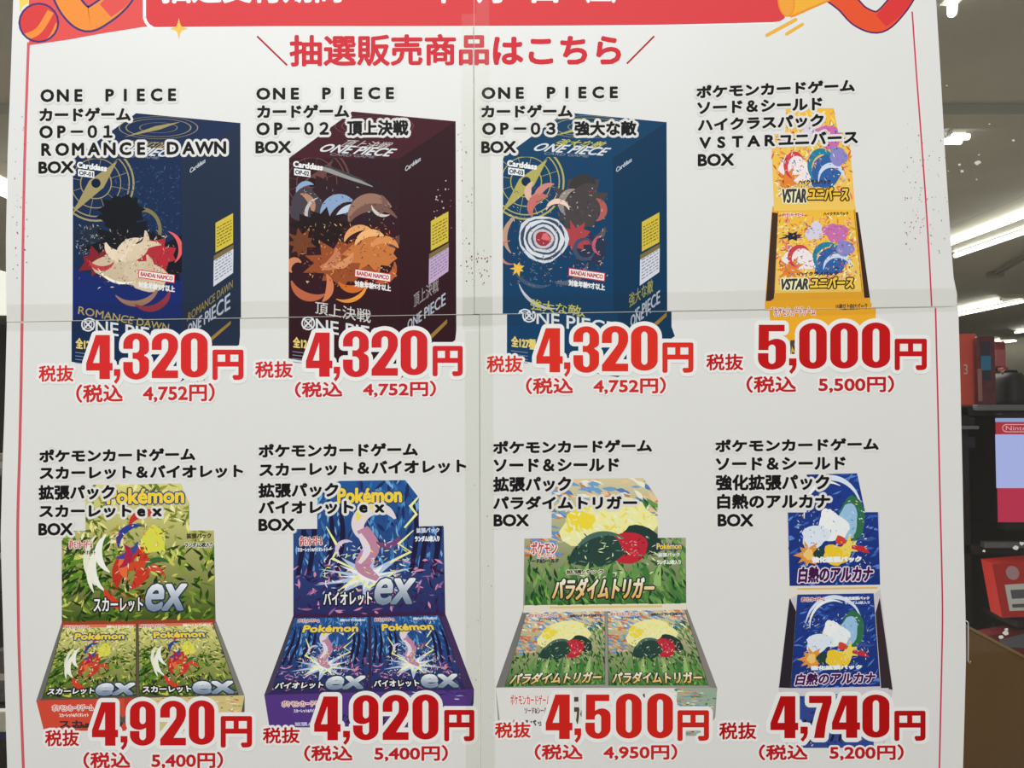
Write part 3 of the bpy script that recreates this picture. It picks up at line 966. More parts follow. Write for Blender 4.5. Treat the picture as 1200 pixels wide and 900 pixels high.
# golden box
def hl(p):
    p.text('ハイクラスパック', U(.32, .72, .735, .775), (60, 40, 20), .35)
    p.text('VSTAR', U(.10, .40, .82, .95, .02), (250, 236, 190), 1.9); p.text('VSTAR', U(.10, .40, .82, .95, .02), (64, 60, 66), .7)
    p.text('ユニバース', U(.43, .92, .81, .93, .02), (60, 40, 20), 2.2); p.text('ユニバース', U(.43, .92, .81, .93, .02), (238, 194, 62), .7)
def pl(p):
    small_red(p, U(.06, .34, .03, .07), .4); p.text('ハイクラスパック', U(.60, .92, .03, .07), (90, 60, 30), .3)
    p.text('ハイクラスパック', U(.28, .74, .775, .815), (70, 44, 24), .4)
    p.text('VSTAR', U(.06, .38, .85, .965, .02), (250, 236, 190), 1.9); p.text('VSTAR', U(.06, .38, .85, .965, .02), (64, 60, 66), .7)
    p.text('ユニバース', U(.41, .90, .84, .955, .02), (50, 36, 20), 2.2); p.text('ユニバース', U(.41, .90, .84, .955, .02), (240, 200, 70), .7)
def fl(p):
    small_red(p, U(.04, .44, .10, .24), .3); p.text('15歳以上向けパック', U(.68, .97, .08, .17), (90, 66, 40), .25)
    p.text('ハイクラスパック', U(.33, .72, .42, .56), (50, 40, 34), .5)
    p.text('VSTAR', U(.16, .42, .62, .86), (70, 66, 70), .9)
display_box('printed picture of a golden yellow display box', [[(905, 242), (1002, 242), (1014, 349), (1021, 356), (1020, 427), (900, 428), (896, 357), (904, 250)]], (226, 164, 50),
    [(902, 128), (992, 126), (1001.7, 243), (906.6, 244)], art_universe, hl,
    [[(904.5, 249), (911, 250), (906.6, 350), (897, 357)], [(1002, 249), (1005, 249), (1019.5, 352), (1012.5, 349)]], [(66, 48, 40), (62, 44, 40)],
    [[(911, 248), (1000.5, 246), (1010, 342), (907, 343.6)]], art_universe, pl,
    [(897, 353), (1019.5, 349), (1020, 427), (898, 428)], (232, 168, 44), fl,
    hinge=[([(906.5, 243.5), (1001.7, 242.5), (1002, 246), (906.8, 247.5)], (240, 196, 96))], seam=5,
    headclips=[[(920.5, 128), (976.6, 127), (982, 155.61), (920, 157.307)], [(902, 157.8), (997, 155.2), (1001.7, 243), (906.6, 244)]])

# red-based box
def hl(p):
    yellow_logo(p, U(.30, .80, .045, .15), 1.3)
    small_red(p, U(.05, .20, .41, .47), .45); p.text('スカーレット&バイオレット', U(.03, .22, .485, .515), (60, 60, 50), .2)
    p.text('拡張パック', U(.82, .98, .375, .41), (70, 66, 44), .35); p.text('ランダム5枚入り', U(.81, .99, .44, .475), (240, 238, 214), .9); p.text('ランダム5枚入り', U(.81, .99, .44, .475), (40, 36, 30), .3)
    ex_logo(p, 'スカーレット', U(.21, .53, .83, .93), U(.54, .79, .74, .925, .03))
def pl(p):
    p.poly([(0, 0), (1, 0), (1, .05), (0, .05)], (214, 120, 90)); small_red(p, U(.04, .36, .02, .065), .25); p.text('拡張パック ランダム5枚入り', U(.60, .96, .02, .065), (240, 232, 210), .3)
    yellow_logo(p, U(.20, .84, .155, .245), .8)
    ex_logo(p, 'スカーレット', U(.04, .54, .90, .965), U(.55, .96, .86, .98, .03))
def fl(p):
    p.poly([(.5, 0), (1, 0), (1, 1), (.5, 1)], (206, 190, 130))
    p.poly([(.46, 0), (.56, 0), (.52, 1), (.46, 1)], (196, 60, 44))
    texgrain(p, None, 77, 50, [(240, 236, 226), (120, 120, 60), (206, 70, 50), (230, 214, 130)], .04, (.56, 0, 1, 1), 2)
    small_red(p, U(.08, .30, .16, .34), .3); p.text('スカーレット&バイオレット', U(.11, .27, .42, .54), (240, 220, 214), .2)
    p.text('拡張パック', U(.17, .42, .80, .90), (90, 40, 34), .4); p.text('ex', U(.36, .48, .5, .8), (90, 80, 84), .8)
    p.text('スカーレットex', U(.1, .6, .66, .9), (60, 50, 54), .5)
display_box('printed picture of a jungle green display box with a red base', [[(73, 622), (251, 622), (253, 726), (287, 815), (287, 833), (276, 856), (52, 852), (43, 821), (73, 729)]], (96, 84, 70),
    [(73, 567), (251, 564), (252, 726), (73, 729)], art_jungle, hl,
    [[(73, 729), (76, 731), (50, 817), (47, 821), (43, 821)], [(250, 727), (253, 726), (287, 815), (280, 815)]], [(112, 110, 106), (130, 126, 120)],
    [[(74.5, 732), (160, 731), (160, 815), (50.5, 817.5)], [(162.5, 731), (249.5, 729), (280, 813.5), (163.5, 815)]], art_jungle, pl,
    [(43, 820.5), (287, 814.5), (279, 856), (52, 856)], (206, 74, 54), fl,
    hinge=[([(73, 727.5), (252, 725), (252.5, 730), (73, 732.5)], (150, 66, 44))],
    headclips=[[(100.7, 622.344), (100.7, 575), (110, 568), (212.5, 566.5), (222, 589), (222, 621.663)], [(73, 622.5), (251, 621.5), (252, 726), (73, 729)]])

# violet box
def hl(p):
    yellow_logo(p, U(.30, .72, .06, .165), 1.3)
    small_red(p, U(.045, .19, .41, .48), .5); p.text('スカーレット&バイオレット', U(.03, .23, .495, .525), (226, 230, 240), .25)
    p.text('拡張パック', U(.82, .97, .365, .40), (200, 206, 220), .35); p.text('ランダム5枚入り', U(.81, .97, .425, .465), (232, 234, 240), .4)
    ex_logo(p, 'バイオレット', U(.20, .52, .83, .93), U(.53, .78, .74, .925, .03))
def pl(p):
    small_red(p, U(.06, .34, .025, .075), .3); p.text('拡張パック ランダム5枚入り', U(.62, .95, .025, .07), (206, 212, 226), .3)
    yellow_logo(p, U(.16, .86, .135, .24), .8)
    ex_logo(p, 'バイオレット', U(.03, .52, .90, .965), U(.54, .93, .85, .975, .03))
def fl(p):
    texgrain(p, None, 78, 50, [(60, 70, 140), (190, 196, 220), (60, 40, 100), (40, 36, 80)], .04, (.62, 0, 1, 1), 2)
    small_red(p, U(.09, .34, .2, .36), .3); p.text('スカーレット&バイオレット', U(.15, .31, .44, .54), (226, 220, 236), .2)
    p.text('拡張パック', U(.15, .32, .84, .95), (190, 184, 214), .3); p.text('バイオレットex', U(.35, .62, .6, .9), (40, 40, 60), .6)
display_box('printed picture of a stormy blue display box with a violet base', [[(344, 620), (520, 617), (522, 719), (555.5, 808), (555, 824), (546, 852), (316, 852), (310, 814), (344, 722)]], (56, 44, 84),
    [(343.5, 564.5), (519.5, 561), (521, 718), (344.5, 721)], art_storm, hl,
    [[(344, 721), (347, 723), (318, 810), (310.5, 814.5)], [(516, 720), (521.5, 718.5), (555.5, 807.5), (546, 808)]], [(74, 66, 84), (70, 52, 92)],
    [[(345.5, 724), (432, 723), (433, 808.5), (317.5, 811)], [(434.5, 723), (514.5, 721), (546, 807), (435.5, 808.5)]], art_storm, pl,
    [(310.5, 814), (555.5, 807.5), (546, 852), (316, 852)], (84, 56, 128), fl,
    hinge=[([(344, 719.5), (521, 717), (521.5, 722), (344, 724.5)], (62, 36, 70))],
    headclips=[[(372, 620.19), (372, 575), (398, 563.5), (475, 562.5), (491, 583), (491, 616.81)], [(343.5, 621), (519.5, 616), (521, 718), (344.5, 721)]])

# meadow box
def tri_logo(p, q, b=1.0, t='パラダイムトリガー'):
    p.text(t, q, (46, 44, 40), 2.4 * b); p.text(t, q, None, .8 * b, grad=((252, 250, 240), (222, 170, 84)))
def hl(p):
    small_red(p, U(.04, .20, .50, .595), .7, 'ポケモン'); small_red(p, U(.08, .19, .59, .63), .2, 'カードゲーム'); p.text('ソード&シールド', U(.02, .21, .635, .665), (60, 60, 80), .4)
    yellow_logo(p, U(.82, .97, .525, .57), .4); p.text('拡張パック', U(.83, .96, .60, .63), (220, 226, 214), .3); p.text('ランダム5枚入り', U(.82, .965, .655, .69), (232, 234, 220), .3)
    p.text('拡張パック', U(.26, .49, .725, .755), (236, 232, 214), 1.0); p.text('拡張パック', U(.26, .49, .725, .755), (70, 66, 50), .3)
    tri_logo(p, U(.17, .79, .79, .955, .02))
def pl(p):
    small_red(p, U(.04, .40, .03, .08), .3); p.text('ソード&シールド', U(.18, .40, .10, .125), (90, 80, 90), .2); p.text('拡張パック ランダム5枚入り', U(.56, .95, .05, .09), (80, 70, 70), .3)
    tri_logo(p, U(.04, .95, .855, .975, .02), .62)
def fl(p):
    p.poly([(.82, 0), (1, 0), (1, 1), (.82, 1)], (150, 170, 150))
    texgrain(p, None, 79, 60, [(86, 140, 190), (220, 170, 110), (240, 236, 214), (70, 120, 66), (210, 120, 80)], .04, (.8, 0, 1, 1), 2)
    small_red(p, U(.06, .24, .14, .34), .3); p.text('ソード&シールド', U(.12, .24, .40, .52), (110, 90, 92), .25)
    p.text('拡張パック', U(.06, .24, .66, .78), (70, 70, 74), .4); p.text('パラダイムトリガー', U(.28, .72, .1, .92), (80, 70, 50), .8)
display_box('printed picture of a leafy green display box with a white base', [[(614.5, 631), (803.5, 631), (804, 712), (840, 807), (838, 840), (825, 862), (592, 862), (584, 850), (581, 806), (613, 716)]], (150, 148, 140),
    [(614.5, 561), (803.5, 558), (804, 707), (615, 709.5)], art_meadow, hl,
    [[(612.5, 716), (617, 717), (591, 804), (581, 806)], [(802, 713), (804.5, 712), (840.5, 807), (830, 804)]], [(120, 117, 114), (134, 128, 122)],
    [[(617, 717.5), (709, 716), (709, 802), (591, 804.5)], [(711.5, 716), (802.5, 714), (830, 803), (712.8, 803)]], art_meadow, pl,
    [(581, 805.5), (840.5, 806), (832, 862), (588, 862)], (222, 220, 216), fl,
    hinge=[([(614, 709), (804, 706.5), (804.5, 714.5), (613, 718)], (226, 218, 200)), ([(644, 710.5), (776, 709), (776, 711.5), (644, 713)], (220, 196, 120))],
    headclips=[[(646.3, 630.832), (646.3, 572), (671.5, 561), (753.8, 560), (770.6, 585), (770.6, 630.174)], [(614.5, 631), (803.5, 630), (804, 707), (615, 709.5)]])

# blue swirl box
def arc_logo(p, q, b=1.0):
    p.text('白熱のアルカナ', q, (232, 214, 232), 2.0 * b); p.text('白熱のアルカナ', q, (66, 26, 72), .8 * b)
def hl(p):
    p.text('強化拡張パック', U(.26, .80, .745, .79), (236, 240, 246), .7)
    arc_logo(p, U(.10, .91, .83, .965, .02))
def pl(p):
    small_red(p, U(.06, .36, .04, .085), .4); p.text('強化拡張パック', U(.62, .94, .04, .075), (226, 230, 240), .35); p.text('ランダム5枚入り', U(.62, .94, .095, .13), (206, 212, 230), .25)
    p.text('強化拡張パック', U(.22, .80, .795, .83), (232, 236, 244), .6)
    arc_logo(p, U(.05, .94, .865, .97, .02), .8)
def fl(p):
    p.poly([(0, 0), (1, 0), (1, .12), (0, .12)], (206, 200, 206)); p.poly([(0, .1), (.14, .1), (.14, 1), (0, 1)], (216, 212, 212)); p.poly([(.9, .1), (1, .1), (1, 1), (.9, 1)], (216, 212, 212))
    texgrain(p, None, 80, 60, [(60, 84, 150), (220, 226, 238), (36, 40, 90)], .04, (.14, .1, .9, 1), 2)
    p.text('白熱のアルカナ', U(.16, .8, .5, .9), (36, 30, 50), .9)
display_box('printed picture of a deep blue swirl display box', [[(922, 600), (1030, 600), (1031, 690), (1046, 808), (1036, 872), (920, 872), (912, 805), (925, 694)]], (200, 196, 200),
    [(922, 556), (1027, 553), (1031, 685.5), (925, 687)], art_nova, hl,
    [[(925, 700), (932.5, 716), (926, 806), (912.5, 805.5)], [(1030.5, 700), (1045.5, 808), (1032, 806), (1025.5, 718)]], [(44, 38, 46), (56, 44, 48)],
    [[(934, 696.5), (1023.3, 695), (1031, 804), (926, 806.5)]], art_nova, pl,
    [(917, 806), (1041, 806), (1034, 876), (924, 876)], (52, 72, 140), fl,
    hinge=[([(924.5, 686.5), (1031, 685), (1031, 690), (1024, 696), (933, 697.5), (924, 702)], (224, 216, 206)), ([(934, 689), (1028, 687.5), (1028, 689.8), (934, 691)], (222, 184, 104))],
    headclips=[[(945, 600.392), (945, 556), (1004, 554.5), (1013.5, 600.072)], [(922, 600.5), (1028.8, 600), (1031, 685.5), (925, 687)]])

# ------------------------------------------------------------------ names of the eight sets
# left, right, top, bottom of each line's ink, rise of the right end, the line
NAMES = [
    [(48, 207, 105, 120.3, 1.2, 'ＯＮＥ　ＰＩＥＣＥ'), (46.7, 154, 126.7, 143.2, .6, 'カードゲーム'), (46.7, 132.6, 147.5, 162.8, .6, 'ＯＰ－０１'), (49, 265.6, 168, 183.5, 2.4, 'ＲＯＭＡＮＣＥ　ＤＡＷＮ'), (45.7, 87.3, 189.6, 204.2, .8, 'BOX')],
    [(300.7, 462, 103.2, 117.6, .8, 'ＯＮＥ　ＰＩＥＣＥ'), (301.6, 409.6, 123.3, 139.4, .8, 'カードゲーム'), (300.7, 479, 142.2, 160.4, 1.2, 'ＯＰ－０２　頂上決戦'), (299.7, 341.7, 165.8, 180.4, .5, 'BOX')],
    [(564.4, 724, 102.6, 116.8, 1, 'ＯＮＥ　ＰＩＥＣＥ'), (564, 671, 123.4, 138.8, .6, 'カードゲーム'), (565, 745.8, 142.4, 160, .6, 'ＯＰ－０３　強大な敵'), (564, 605, 165.8, 180.2, .4, 'BOX')],
    [(815.7, 1001.4, 100.6, 116, 8, 'ポケモンカードゲーム'), (816.7, 963.4, 119.6, 134.6, 5, 'ソード＆シールド'), (817.4, 965, 139.6, 155, 6, 'ハイクラスパック'), (819, 1005, 160, 175.4, 7, 'ＶＳＴＡＲユニバース'), (817.4, 860, 180.8, 195.6, 1, 'BOX')],
    [(46.6, 229.4, 526.6, 542.2, 2.4, 'ポケモンカードゲーム'), (47, 285.4, 546.4, 562.4, 2.6, 'スカーレット＆バイオレット'), (45.7, 135, 568.2, 586, .6, '拡張パック'), (46.5, 190.5, 591.6, 607, .8, 'スカーレットｅｘ'), (45.7, 86.2, 612.8, 627.6, .3, 'BOX')],
    [(303.3, 490, 520.2, 536.4, 2, 'ポケモンカードゲーム'), (304, 546.6, 542.6, 559, 5, 'スカーレット＆バイオレット'), (303, 397, 566, 583.6, 1, '拡張パック'), (303.4, 451, 586.6, 602.8, 1, 'バイオレットｅｘ'), (303.2, 345.7, 607.6, 622.4, .4, 'BOX')],
    [(577.7, 764, 516.6, 532.2, 2.4, 'ポケモンカードゲーム'), (578.4, 725.6, 537.4, 553.2, .6, 'ソード＆シールド'), (577.7, 669.4, 558.4, 576.6, .6, '拡張パック'), (577.8, 746.6, 581, 597.4, .4, 'パラダイムトリガー'), (578.4, 620, 602.4, 617, .2, 'BOX')],
    [(837.8, 1029.4, 515, 530.2, 2.6, 'ポケモンカードゲーム'), (838.4, 990.6, 536, 551.6, 1, 'ソード＆シールド'), (838.4, 971.6, 556, 575, .6, '強化拡張パック'), (840, 972.4, 578.6, 596.6, .4, '白熱のアルカナ'), (840.6, 882.6, 602, 617, 0, 'BOX')],
]
NAMES_AT = TOP[0] + 2e-6
for lines in NAMES:
    LY[0] = NAMES_AT
    ho, ink = pr(), pr()
    for x0, x1, y0, y1, rise, s in lines:
        b_ = .95 if s != 'BOX' else .7
        i_ = b_ * .6
        ho.text(s, box_quad(x0 + i_, x1 - i_, y0 + i_, y1 - i_, rise), (222, 220, 216), 3.6)
    LY[0] = ho.lift + 4e-6
    ink.lift = LY[0]
    for x0, x1, y0, y1, rise, s in lines:
        b_ = (.85 if '\uff21' <= s[0] <= '\uff3a' else .88) if s != 'BOX' else .85
        i_ = b_
        ink.text(s, box_quad(x0 + i_, x1 - i_, y0 + i_, y1 - i_, rise), BLACK, b_)
    nm = tag(ink.build('product_name', poster), 'bold black product name lettering')
    tag(ho.build('lettering_outline', nm, lift_after=False), 'white outline round the lettering')

# ------------------------------------------------------------------ prices
def arc(cx, cy, rx, ry, a0, a1, n=8):
    return [(cx + rx * math.cos(math.radians(a0 + (a1 - a0) * k / n)), cy + ry * math.sin(math.radians(a0 + (a1 - a0) * k / n))) for k in range(n + 1)]

def pill(x0, x1, y0, y1, cap):
    cx, rx = (x0 + x1) / 2, (x1 - x0) / 2
    return arc(cx, y0 + cap, rx, cap, 180, 360, 14) + arc(cx, y1 - cap, rx, cap, 0, 180, 14)

HOLE = pill(.385, .615, .135, .865, .085)
DIGITS = {
    '0': (pill(0, 1, 0, 1, .235), [HOLE]),
    '4': ([(.36, .02), (.90, .02), (.90, .64), (1, .64), (1, .81), (.90, .81), (.90, 1), (.50, 1), (.50, .81), (0, .81), (0, .65)], [[(.50, .64), (.26, .64), (.50, .24)]]),
    '3': ([(0, .34)] + arc(.5, .235, .5, .235, 180, 360, 14) + [(1, .33)] + arc(.72, .36, .28, .115, 0, 70, 4) + arc(.74, .60, .26, .115, -70, 0, 4) +
          arc(.5, .765, .5, .235, 0, 180, 14) + [(0, .62), (.375, .62)] + arc(.5, .79, .125, .085, 180, 0, 8) + arc(.47, .655, .155, .10, 0, -80, 5) + [(.36, .552), (.36, .42), (.46, .42)] +
          arc(.47, .335, .155, .09, 80, 0, 5) + arc(.5, .21, .125, .08, 0, -180, 8) + [(.375, .34)], []),
    '2': ([(0, .38)] + arc(.5, .235, .5, .235, 180, 360, 14) + [(1, .34), (.93, .46), (.52, .83), (1, .83), (1, 1), (0, 1), (0, .86), (.48, .50), (.60, .40), (.625, .33)] + arc(.5, .215, .125, .08, 0, -180, 8) + [(.375, .38)], []),
    '5': ([(.03, .02), (.95, .02), (.95, .165), (.39, .165), (.385, .375)] + arc(.66, .48, .34, .155, -115, 0, 7) + arc(.5, .765, .5, .235, 0, 180, 14) + [(0, .64), (.375, .64)] +
          arc(.5, .79, .125, .085, 180, 0, 8) + arc(.5, .53, .125, .075, 0, -180, 8) + [(.375, .575), (.02, .575)], []),
    '9': (arc(.5, .235, .5, .235, 180, 360, 14) + arc(.5, .765, .5, .235, 0, 180, 14) + [(0, .67), (.375, .67)] + arc(.5, .79, .125, .085, 180, 0, 8) + [(.625, .60)] + arc(.36, .50, .36, .145, 60, 180, 7), [pill(.385, .615, .13, .515, .08)]),
    '7': ([(0, .02), (1, .02), (1, .18), (.86, .42), (.74, .72), (.68, 1), (.22, 1), (.32, .70), (.46, .42), (.60, .19), (0, .19)], []),
    ',': ([(.08, 0), (1, 0), (1, .42), (.86, .70), (.40, 1), (.08, .84), (.42, .62), (.50, .46), (.08, .46)], []),
}
# digits: character, left, right, top, bottom; then yen box, "before tax" box, "with tax" line
C1 = [('4', 101.6, 132.6, 391.6, 444.4), (',', 133.4, 141.6, 432.6, 450), ('3', 145, 175.2, 390.4, 445), ('2', 178.4, 209.2, 390, 443.2), ('0', 212.4, 243.8, 389.6, 442.6)]
def shifted(c, dx, dy): return [(ch, a + dx, b_ + dx, t + dy, u + dy) for ch, a, b_, t, u in c]
PRICES = [  # each red ink has the uneven light and haze mixed in
    (C1, (249.4, 285.8, 409.8, 445.4), (46, 87, 428.4, 447.4), (90, 252, 450.6, 472.4, 1.6, '（税込　4,752円）'), (212, 44, 44)),
    (shifted(C1, 257.2, -2.8), (507, 542.4, 405.4, 441), (299.4, 343.4, 423.6, 443), (346, 511, 447.6, 466.4, 1.4, '（税込　4,752円）'), (206, 40, 44)),
    (shifted(C1, 526.8, -8), (776, 812.4, 401.4, 437), (570.4, 612.4, 417, 436.6), (616.4, 780, 442.8, 462.4, .8, '（税込　4,752円）'), (216, 48, 36)),
    ([('5', 887.8, 920.8, 379.6, 433.2), (',', 923.4, 933, 420, 438.4), ('0', 936, 968.4, 378.6, 432.4), ('0', 972.4, 1005, 378.2, 432), ('0', 1009.4, 1042.6, 378, 431.4)],
     (1047.8, 1085.6, 397, 434), (827.4, 870.6, 415, 434.2), (874.4, 1047.2, 440.8, 460.8, .6, '（税込　5,500円）'), (190, 24, 26)),
    ([('4', 108.4, 139, 821.4, 873.4), (',', 141.2, 150, 862, 878.6), ('9', 152.8, 182.8, 821, 873.4), ('2', 188.3, 218.4, 820.6, 873), ('0', 221.8, 251.8, 820.2, 872.4)],
     (259, 295.8, 838.6, 875.6), (53.4, 93.4, 855, 874.2), (98.4, 261.8, 880.8, 900.6, .4, '（税込　5,400円）'), (192, 26, 28)),
    ([('4', 368.4, 399.4, 814.6, 867), (',', 401.6, 410.4, 856, 872.6), ('9', 414, 443.8, 814, 867), ('2', 448.6, 479, 813.6, 866.6), ('0', 483.4, 514, 813.2, 866.2)],
     (520.6, 556, 831.4, 868.2), (308.4, 351.6, 852, 870.8), (356.8, 525, 873, 892, .4, '（税込　5,400円）'), (188, 18, 22)),
    ([('4', 639.4, 670.8, 812.4, 865.6), (',', 672.4, 681, 853, 870.2), ('5', 685.8, 715.4, 812.4, 865.4), ('0', 721.6, 751.8, 812.2, 865), ('0', 758.2, 788.4, 812, 864.8)],
     (793.6, 830.6, 831.8, 867.8), (580, 621.8, 846, 864.4), (626.6, 793.4, 871.6, 890.4, .2, '（税込　4,950円）'), (202, 36, 28)),
    ([('4', 902.4, 935, 814.4, 864.6), (',', 936.8, 946.2, 851, 868.8), ('7', 947.6, 974, 814, 864.4), ('4', 974.4, 1007.4, 813.8, 864.2), ('0', 1010, 1041.8, 813.4, 864)],
     (1047.4, 1084, 832.4, 867.8), (842.4, 886, 846.2, 866), (889, 1058.4, 872, 890.8, .2, '（税込　5,200円）'), (178, 16, 18)),
]
PRICES_AT = NAMES_AT
for digits, yen, pre, tax, ink in PRICES:
    LY[0] = PRICES_AT
    polys = []
    for ch, x0, x1, y0, y1 in digits:
        o_, hs = DIGITS[ch]
        M = lambda q: [(x0 + (x1 - x0) * a, y0 + (y1 - y0) * b_) for a, b_ in q]
        polys.append((M(o_), [M(h_) for h_ in hs]))
    HALO = (231, 230, 227)
    ho = pr()
    ho.grow([(o_, []) for o_, _ in polys], 5.0, HALO)
    ho.grow([(o_, []) for o_, _ in polys], 2.4, HALO, 8)
    ho.text('円', box_quad(yen[0] + 1, yen[1] - 1, yen[2] + 1, yen[3] - 1), HALO, 5.6)
    ho.poly([(yen[0], yen[2]), (yen[1], yen[2]), (yen[1], yen[2] + 12), (yen[0], yen[2] + 12)], HALO)
    ho.text('税抜', box_quad(pre[0], pre[1], pre[2], pre[3]), HALO, 3.2)
    ho.text(tax[5], box_quad(tax[0] + .6, tax[1] - .6, tax[2] + .5, tax[3] - .5, tax[4]), HALO, 3.0)
    LY[0] = ho.lift + 4e-6
    p = pr()
    for o_, hs in polys: p.poly(o_, ink, hs)
    p.text('円', box_quad(yen[0] + 1.5, yen[1] - 1.5, yen[2] + 1.5, yen[3] - 1.5), ink, 1.5)
    price = tag(p.build('price', poster), 'large red price figures')
    tag(ho.build('price_outline', price, lift_after=False), 'white outline round the price')
    p = pr()
    p.text('税抜', box_quad(pre[0] + .4, pre[1] - .4, pre[2] + .4, pre[3] - .4, .4), ink, .55)
    tag(p.build('before_tax_mark', price), 'small thin red lettering')
    p = pr()
    p.text(tax[5], box_quad(tax[0] + .5, tax[1] - .5, tax[2] + .5, tax[3] - .5, tax[4]), mixc(ink, (190, 40, 46), .5), .7)
    tag(p.build('price_with_tax', poster), 'red bracketed price line')

# worn print: specks of rubbed-off colour
LY[0] = TOP[0] + 1e-5
w = pr()
rnd = random.Random(4)
def specks(n, x0, x1, y0, y1, cols, s0=.5, s1=1.6, dens=None):
    for _ in range(n):
        x, y = rnd.uniform(x0, x1), rnd.triangular(y0, y1, dens or (y0 + y1) / 2)
        r = rnd.uniform(s0, s1)
        w.poly([(x + r * rnd.uniform(.4, 1.2) * math.cos(t), y + r * rnd.uniform(.4, 1.2) * math.sin(t)) for t in (0, 1.3, 2.5, 3.8, 5.0)], rnd.choice(cols))
        w.lift -= w.step
specks(46, 15, 34, 110, 350, [(140, 70, 80), (120, 80, 86), (160, 90, 100)], .3, 1.0, 280)
specks(70, 1058, 1088, 120, 305, [(176, 80, 96), (150, 90, 100), (196, 130, 136)], .3, 1.05, 280)
specks(26, 1088, 1112, 150, 330, [(120, 50, 70), (80, 70, 70)], .4, 1.0)
specks(40, 546, 575, 285, 340, [(150, 50, 60), (120, 60, 70)], .4, 1.3)
specks(40, 536, 556, 120, 360, [(90, 84, 84), (60, 58, 60)], .3, .9)
specks(24, 508, 530, 205, 280, [(190, 180, 182)], .5, 1.5)
specks(12, 545, 580, 560, 900, [(150, 146, 140)], .4, 1.0)
specks(24, 215, 285, 395, 470, [(90, 88, 88), (130, 126, 124)], .3, .9)
o = w.build('worn_specks', poster)
tag(o, 'scattered specks of rubbed off print', kind='stuff')

# clear tape over the joints
TAPE = clear_material('clear_tape', (0.985, 0.988, 0.975), 0.12, 0.15)
TAPE2 = clear_material('clear_tape_thin', (0.988, 0.988, 0.982), 0.15, 0.2)
T0 = TOP[0] + 1e-5
def tape(out, mat, lift):
    f = [onposter(x, y, lift + 4e-5) for x, y in out]
    bk = [Vector((p.x, -lift, p.z)) for p in f]
    return MB().prism(f, bk).build('clear_tape', mat, poster)
tape([(541, 17), (558, 16.6), (558, -40), (573, -40), (574, 120), (576, 250), (577.5, 386), (542, 386), (540.5, 200)], TAPE, T0)
tape([(545, 388), (577.6, 387), (579, 640), (580, 905), (546, 905), (545, 640)], TAPE, T0)
tape([(8, 357), (300, 353), (560, 348), (900, 340), (1119.5, 338), (1121.5, 364.5), (900, 372), (560, 382), (300, 385), (8.5, 388)], TAPE2, T0 + 8e-5)
# the joint's raised edges catch the light
SE = principled('sheet_edge', (206, 204, 198), .3)
def edge_line(a, b_, r, n=2):
    pts = [onposter(a[0] + (b_[0] - a[0]) * k / n, a[1] + (b_[1] - a[1]) * k / n  , NAMES_AT - 1.2e-4) for k in range(n + 1)]
    return MB().tube(pts, r, 6).build('sheet_edge', SE, poster)
for a_, b_ in (((8.4, 377.3), (555, 368.4)), ((562, 368.6), (1121.6, 359.4))):
    edge_line(a_, b_, .00022)
edge_line((555.6, 0), (556.2, 367.6), .00018)
edge_line((562.2, 370), (563.4, 905), .00014)
# bent bit of wire at the sheet's edge
HK = principled('hook_wire', (206, 208, 214), .35, .4)
hk = MB().tube([onposter(1131.5, 727, .0004), onposter(1133.6, 729, .0008), onposter(1133.8, 750, .0008), onposter(1133.6, 774, .0008), onposter(1135.6, 777, .001), onposter(1136, 774, .0014)], .00035, 8)
hk.build('wire_clip', HK, poster, True)

# flecks of paint stuck on the pane
PF = principled('paint_fleck', (214, 212, 204), .6)
for x, y, r, sd in ((1125, 192.5, 2.2, 1), (1146, 190.5, 4.0, 2), (1128, 200.5, 2.6, 3), (1148, 181, 1.2, 4), (1188, 164, 1.8, 5), (1145, 210, 1.1, 6), (1110, 100, 1.3, 7),
                    (1154, 646, 2.2, 8), (1191, 642, 4.2, 9), (1198, 637, 3.2, 10), (1179, 742, 4.2, 11), (1174, 747, 3.4, 12), (1180, 738, 2.6, 13), (1112, 200, 1.0, 14), (1160, 145, 1.2, 15)):
    rr = random.Random(sd)
    pts = [(x + r * rr.uniform(.55, 1.15) * math.cos(k * .785), y + r * rr.uniform(.4, .9) * math.sin(k * .785)) for k in range(8)]
    f = [at(px, py, 0.0) + Vector((0, .00045, 0)) for px, py in pts]
    bk = [v + Vector((0, .00015, 0)) for v in f]
    MB().prism(f, bk).build('paint_fleck', PF, window)

# ------------------------------------------------------------------ sales floor behind the glass
def struct(name, mb, mat, label):
    return tag(mb.build(name, mat), label, None, kind='structure')
XW, YB, H = 10.5, 17.0, 2.9
CEIL = principled('ceiling_board', (184, 184, 178), .85, noise=(2.5, .05))
FLOOR = principled('vinyl_floor', (172, 162, 148), .45, noise=(6, .06))
WALL = principled('painted_wall', (158, 152, 140), .8, noise=(3, .04))
struct('floor', MB().box((-XW, -4.0, -.1), (XW, YB, 0)), FLOOR, 'beige vinyl floor of the shop')
struct('ceiling', MB().box((-XW, .05, H), (XW, YB, H + .1)), CEIL, 'grey ceiling of the shop')
struct('wall_back', MB().box((-XW, YB, 0), (XW, YB + .1, H)), WALL, 'back wall of the sales floor')
struct('wall_left', MB().box((-XW - .1, -4.0, 0), (-XW, YB, H)), WALL, 'side wall of the sales floor')
struct('wall_right', MB().box((XW, -4.0, 0), (XW + .1, YB, H)), WALL, 'far side wall of the sales floor')
# beams across the ceiling
struct('trim_1', MB().box((-XW, 3.02, H - .05), (XW, 3.2, H)), CEIL, 'shallow beam across the ceiling')

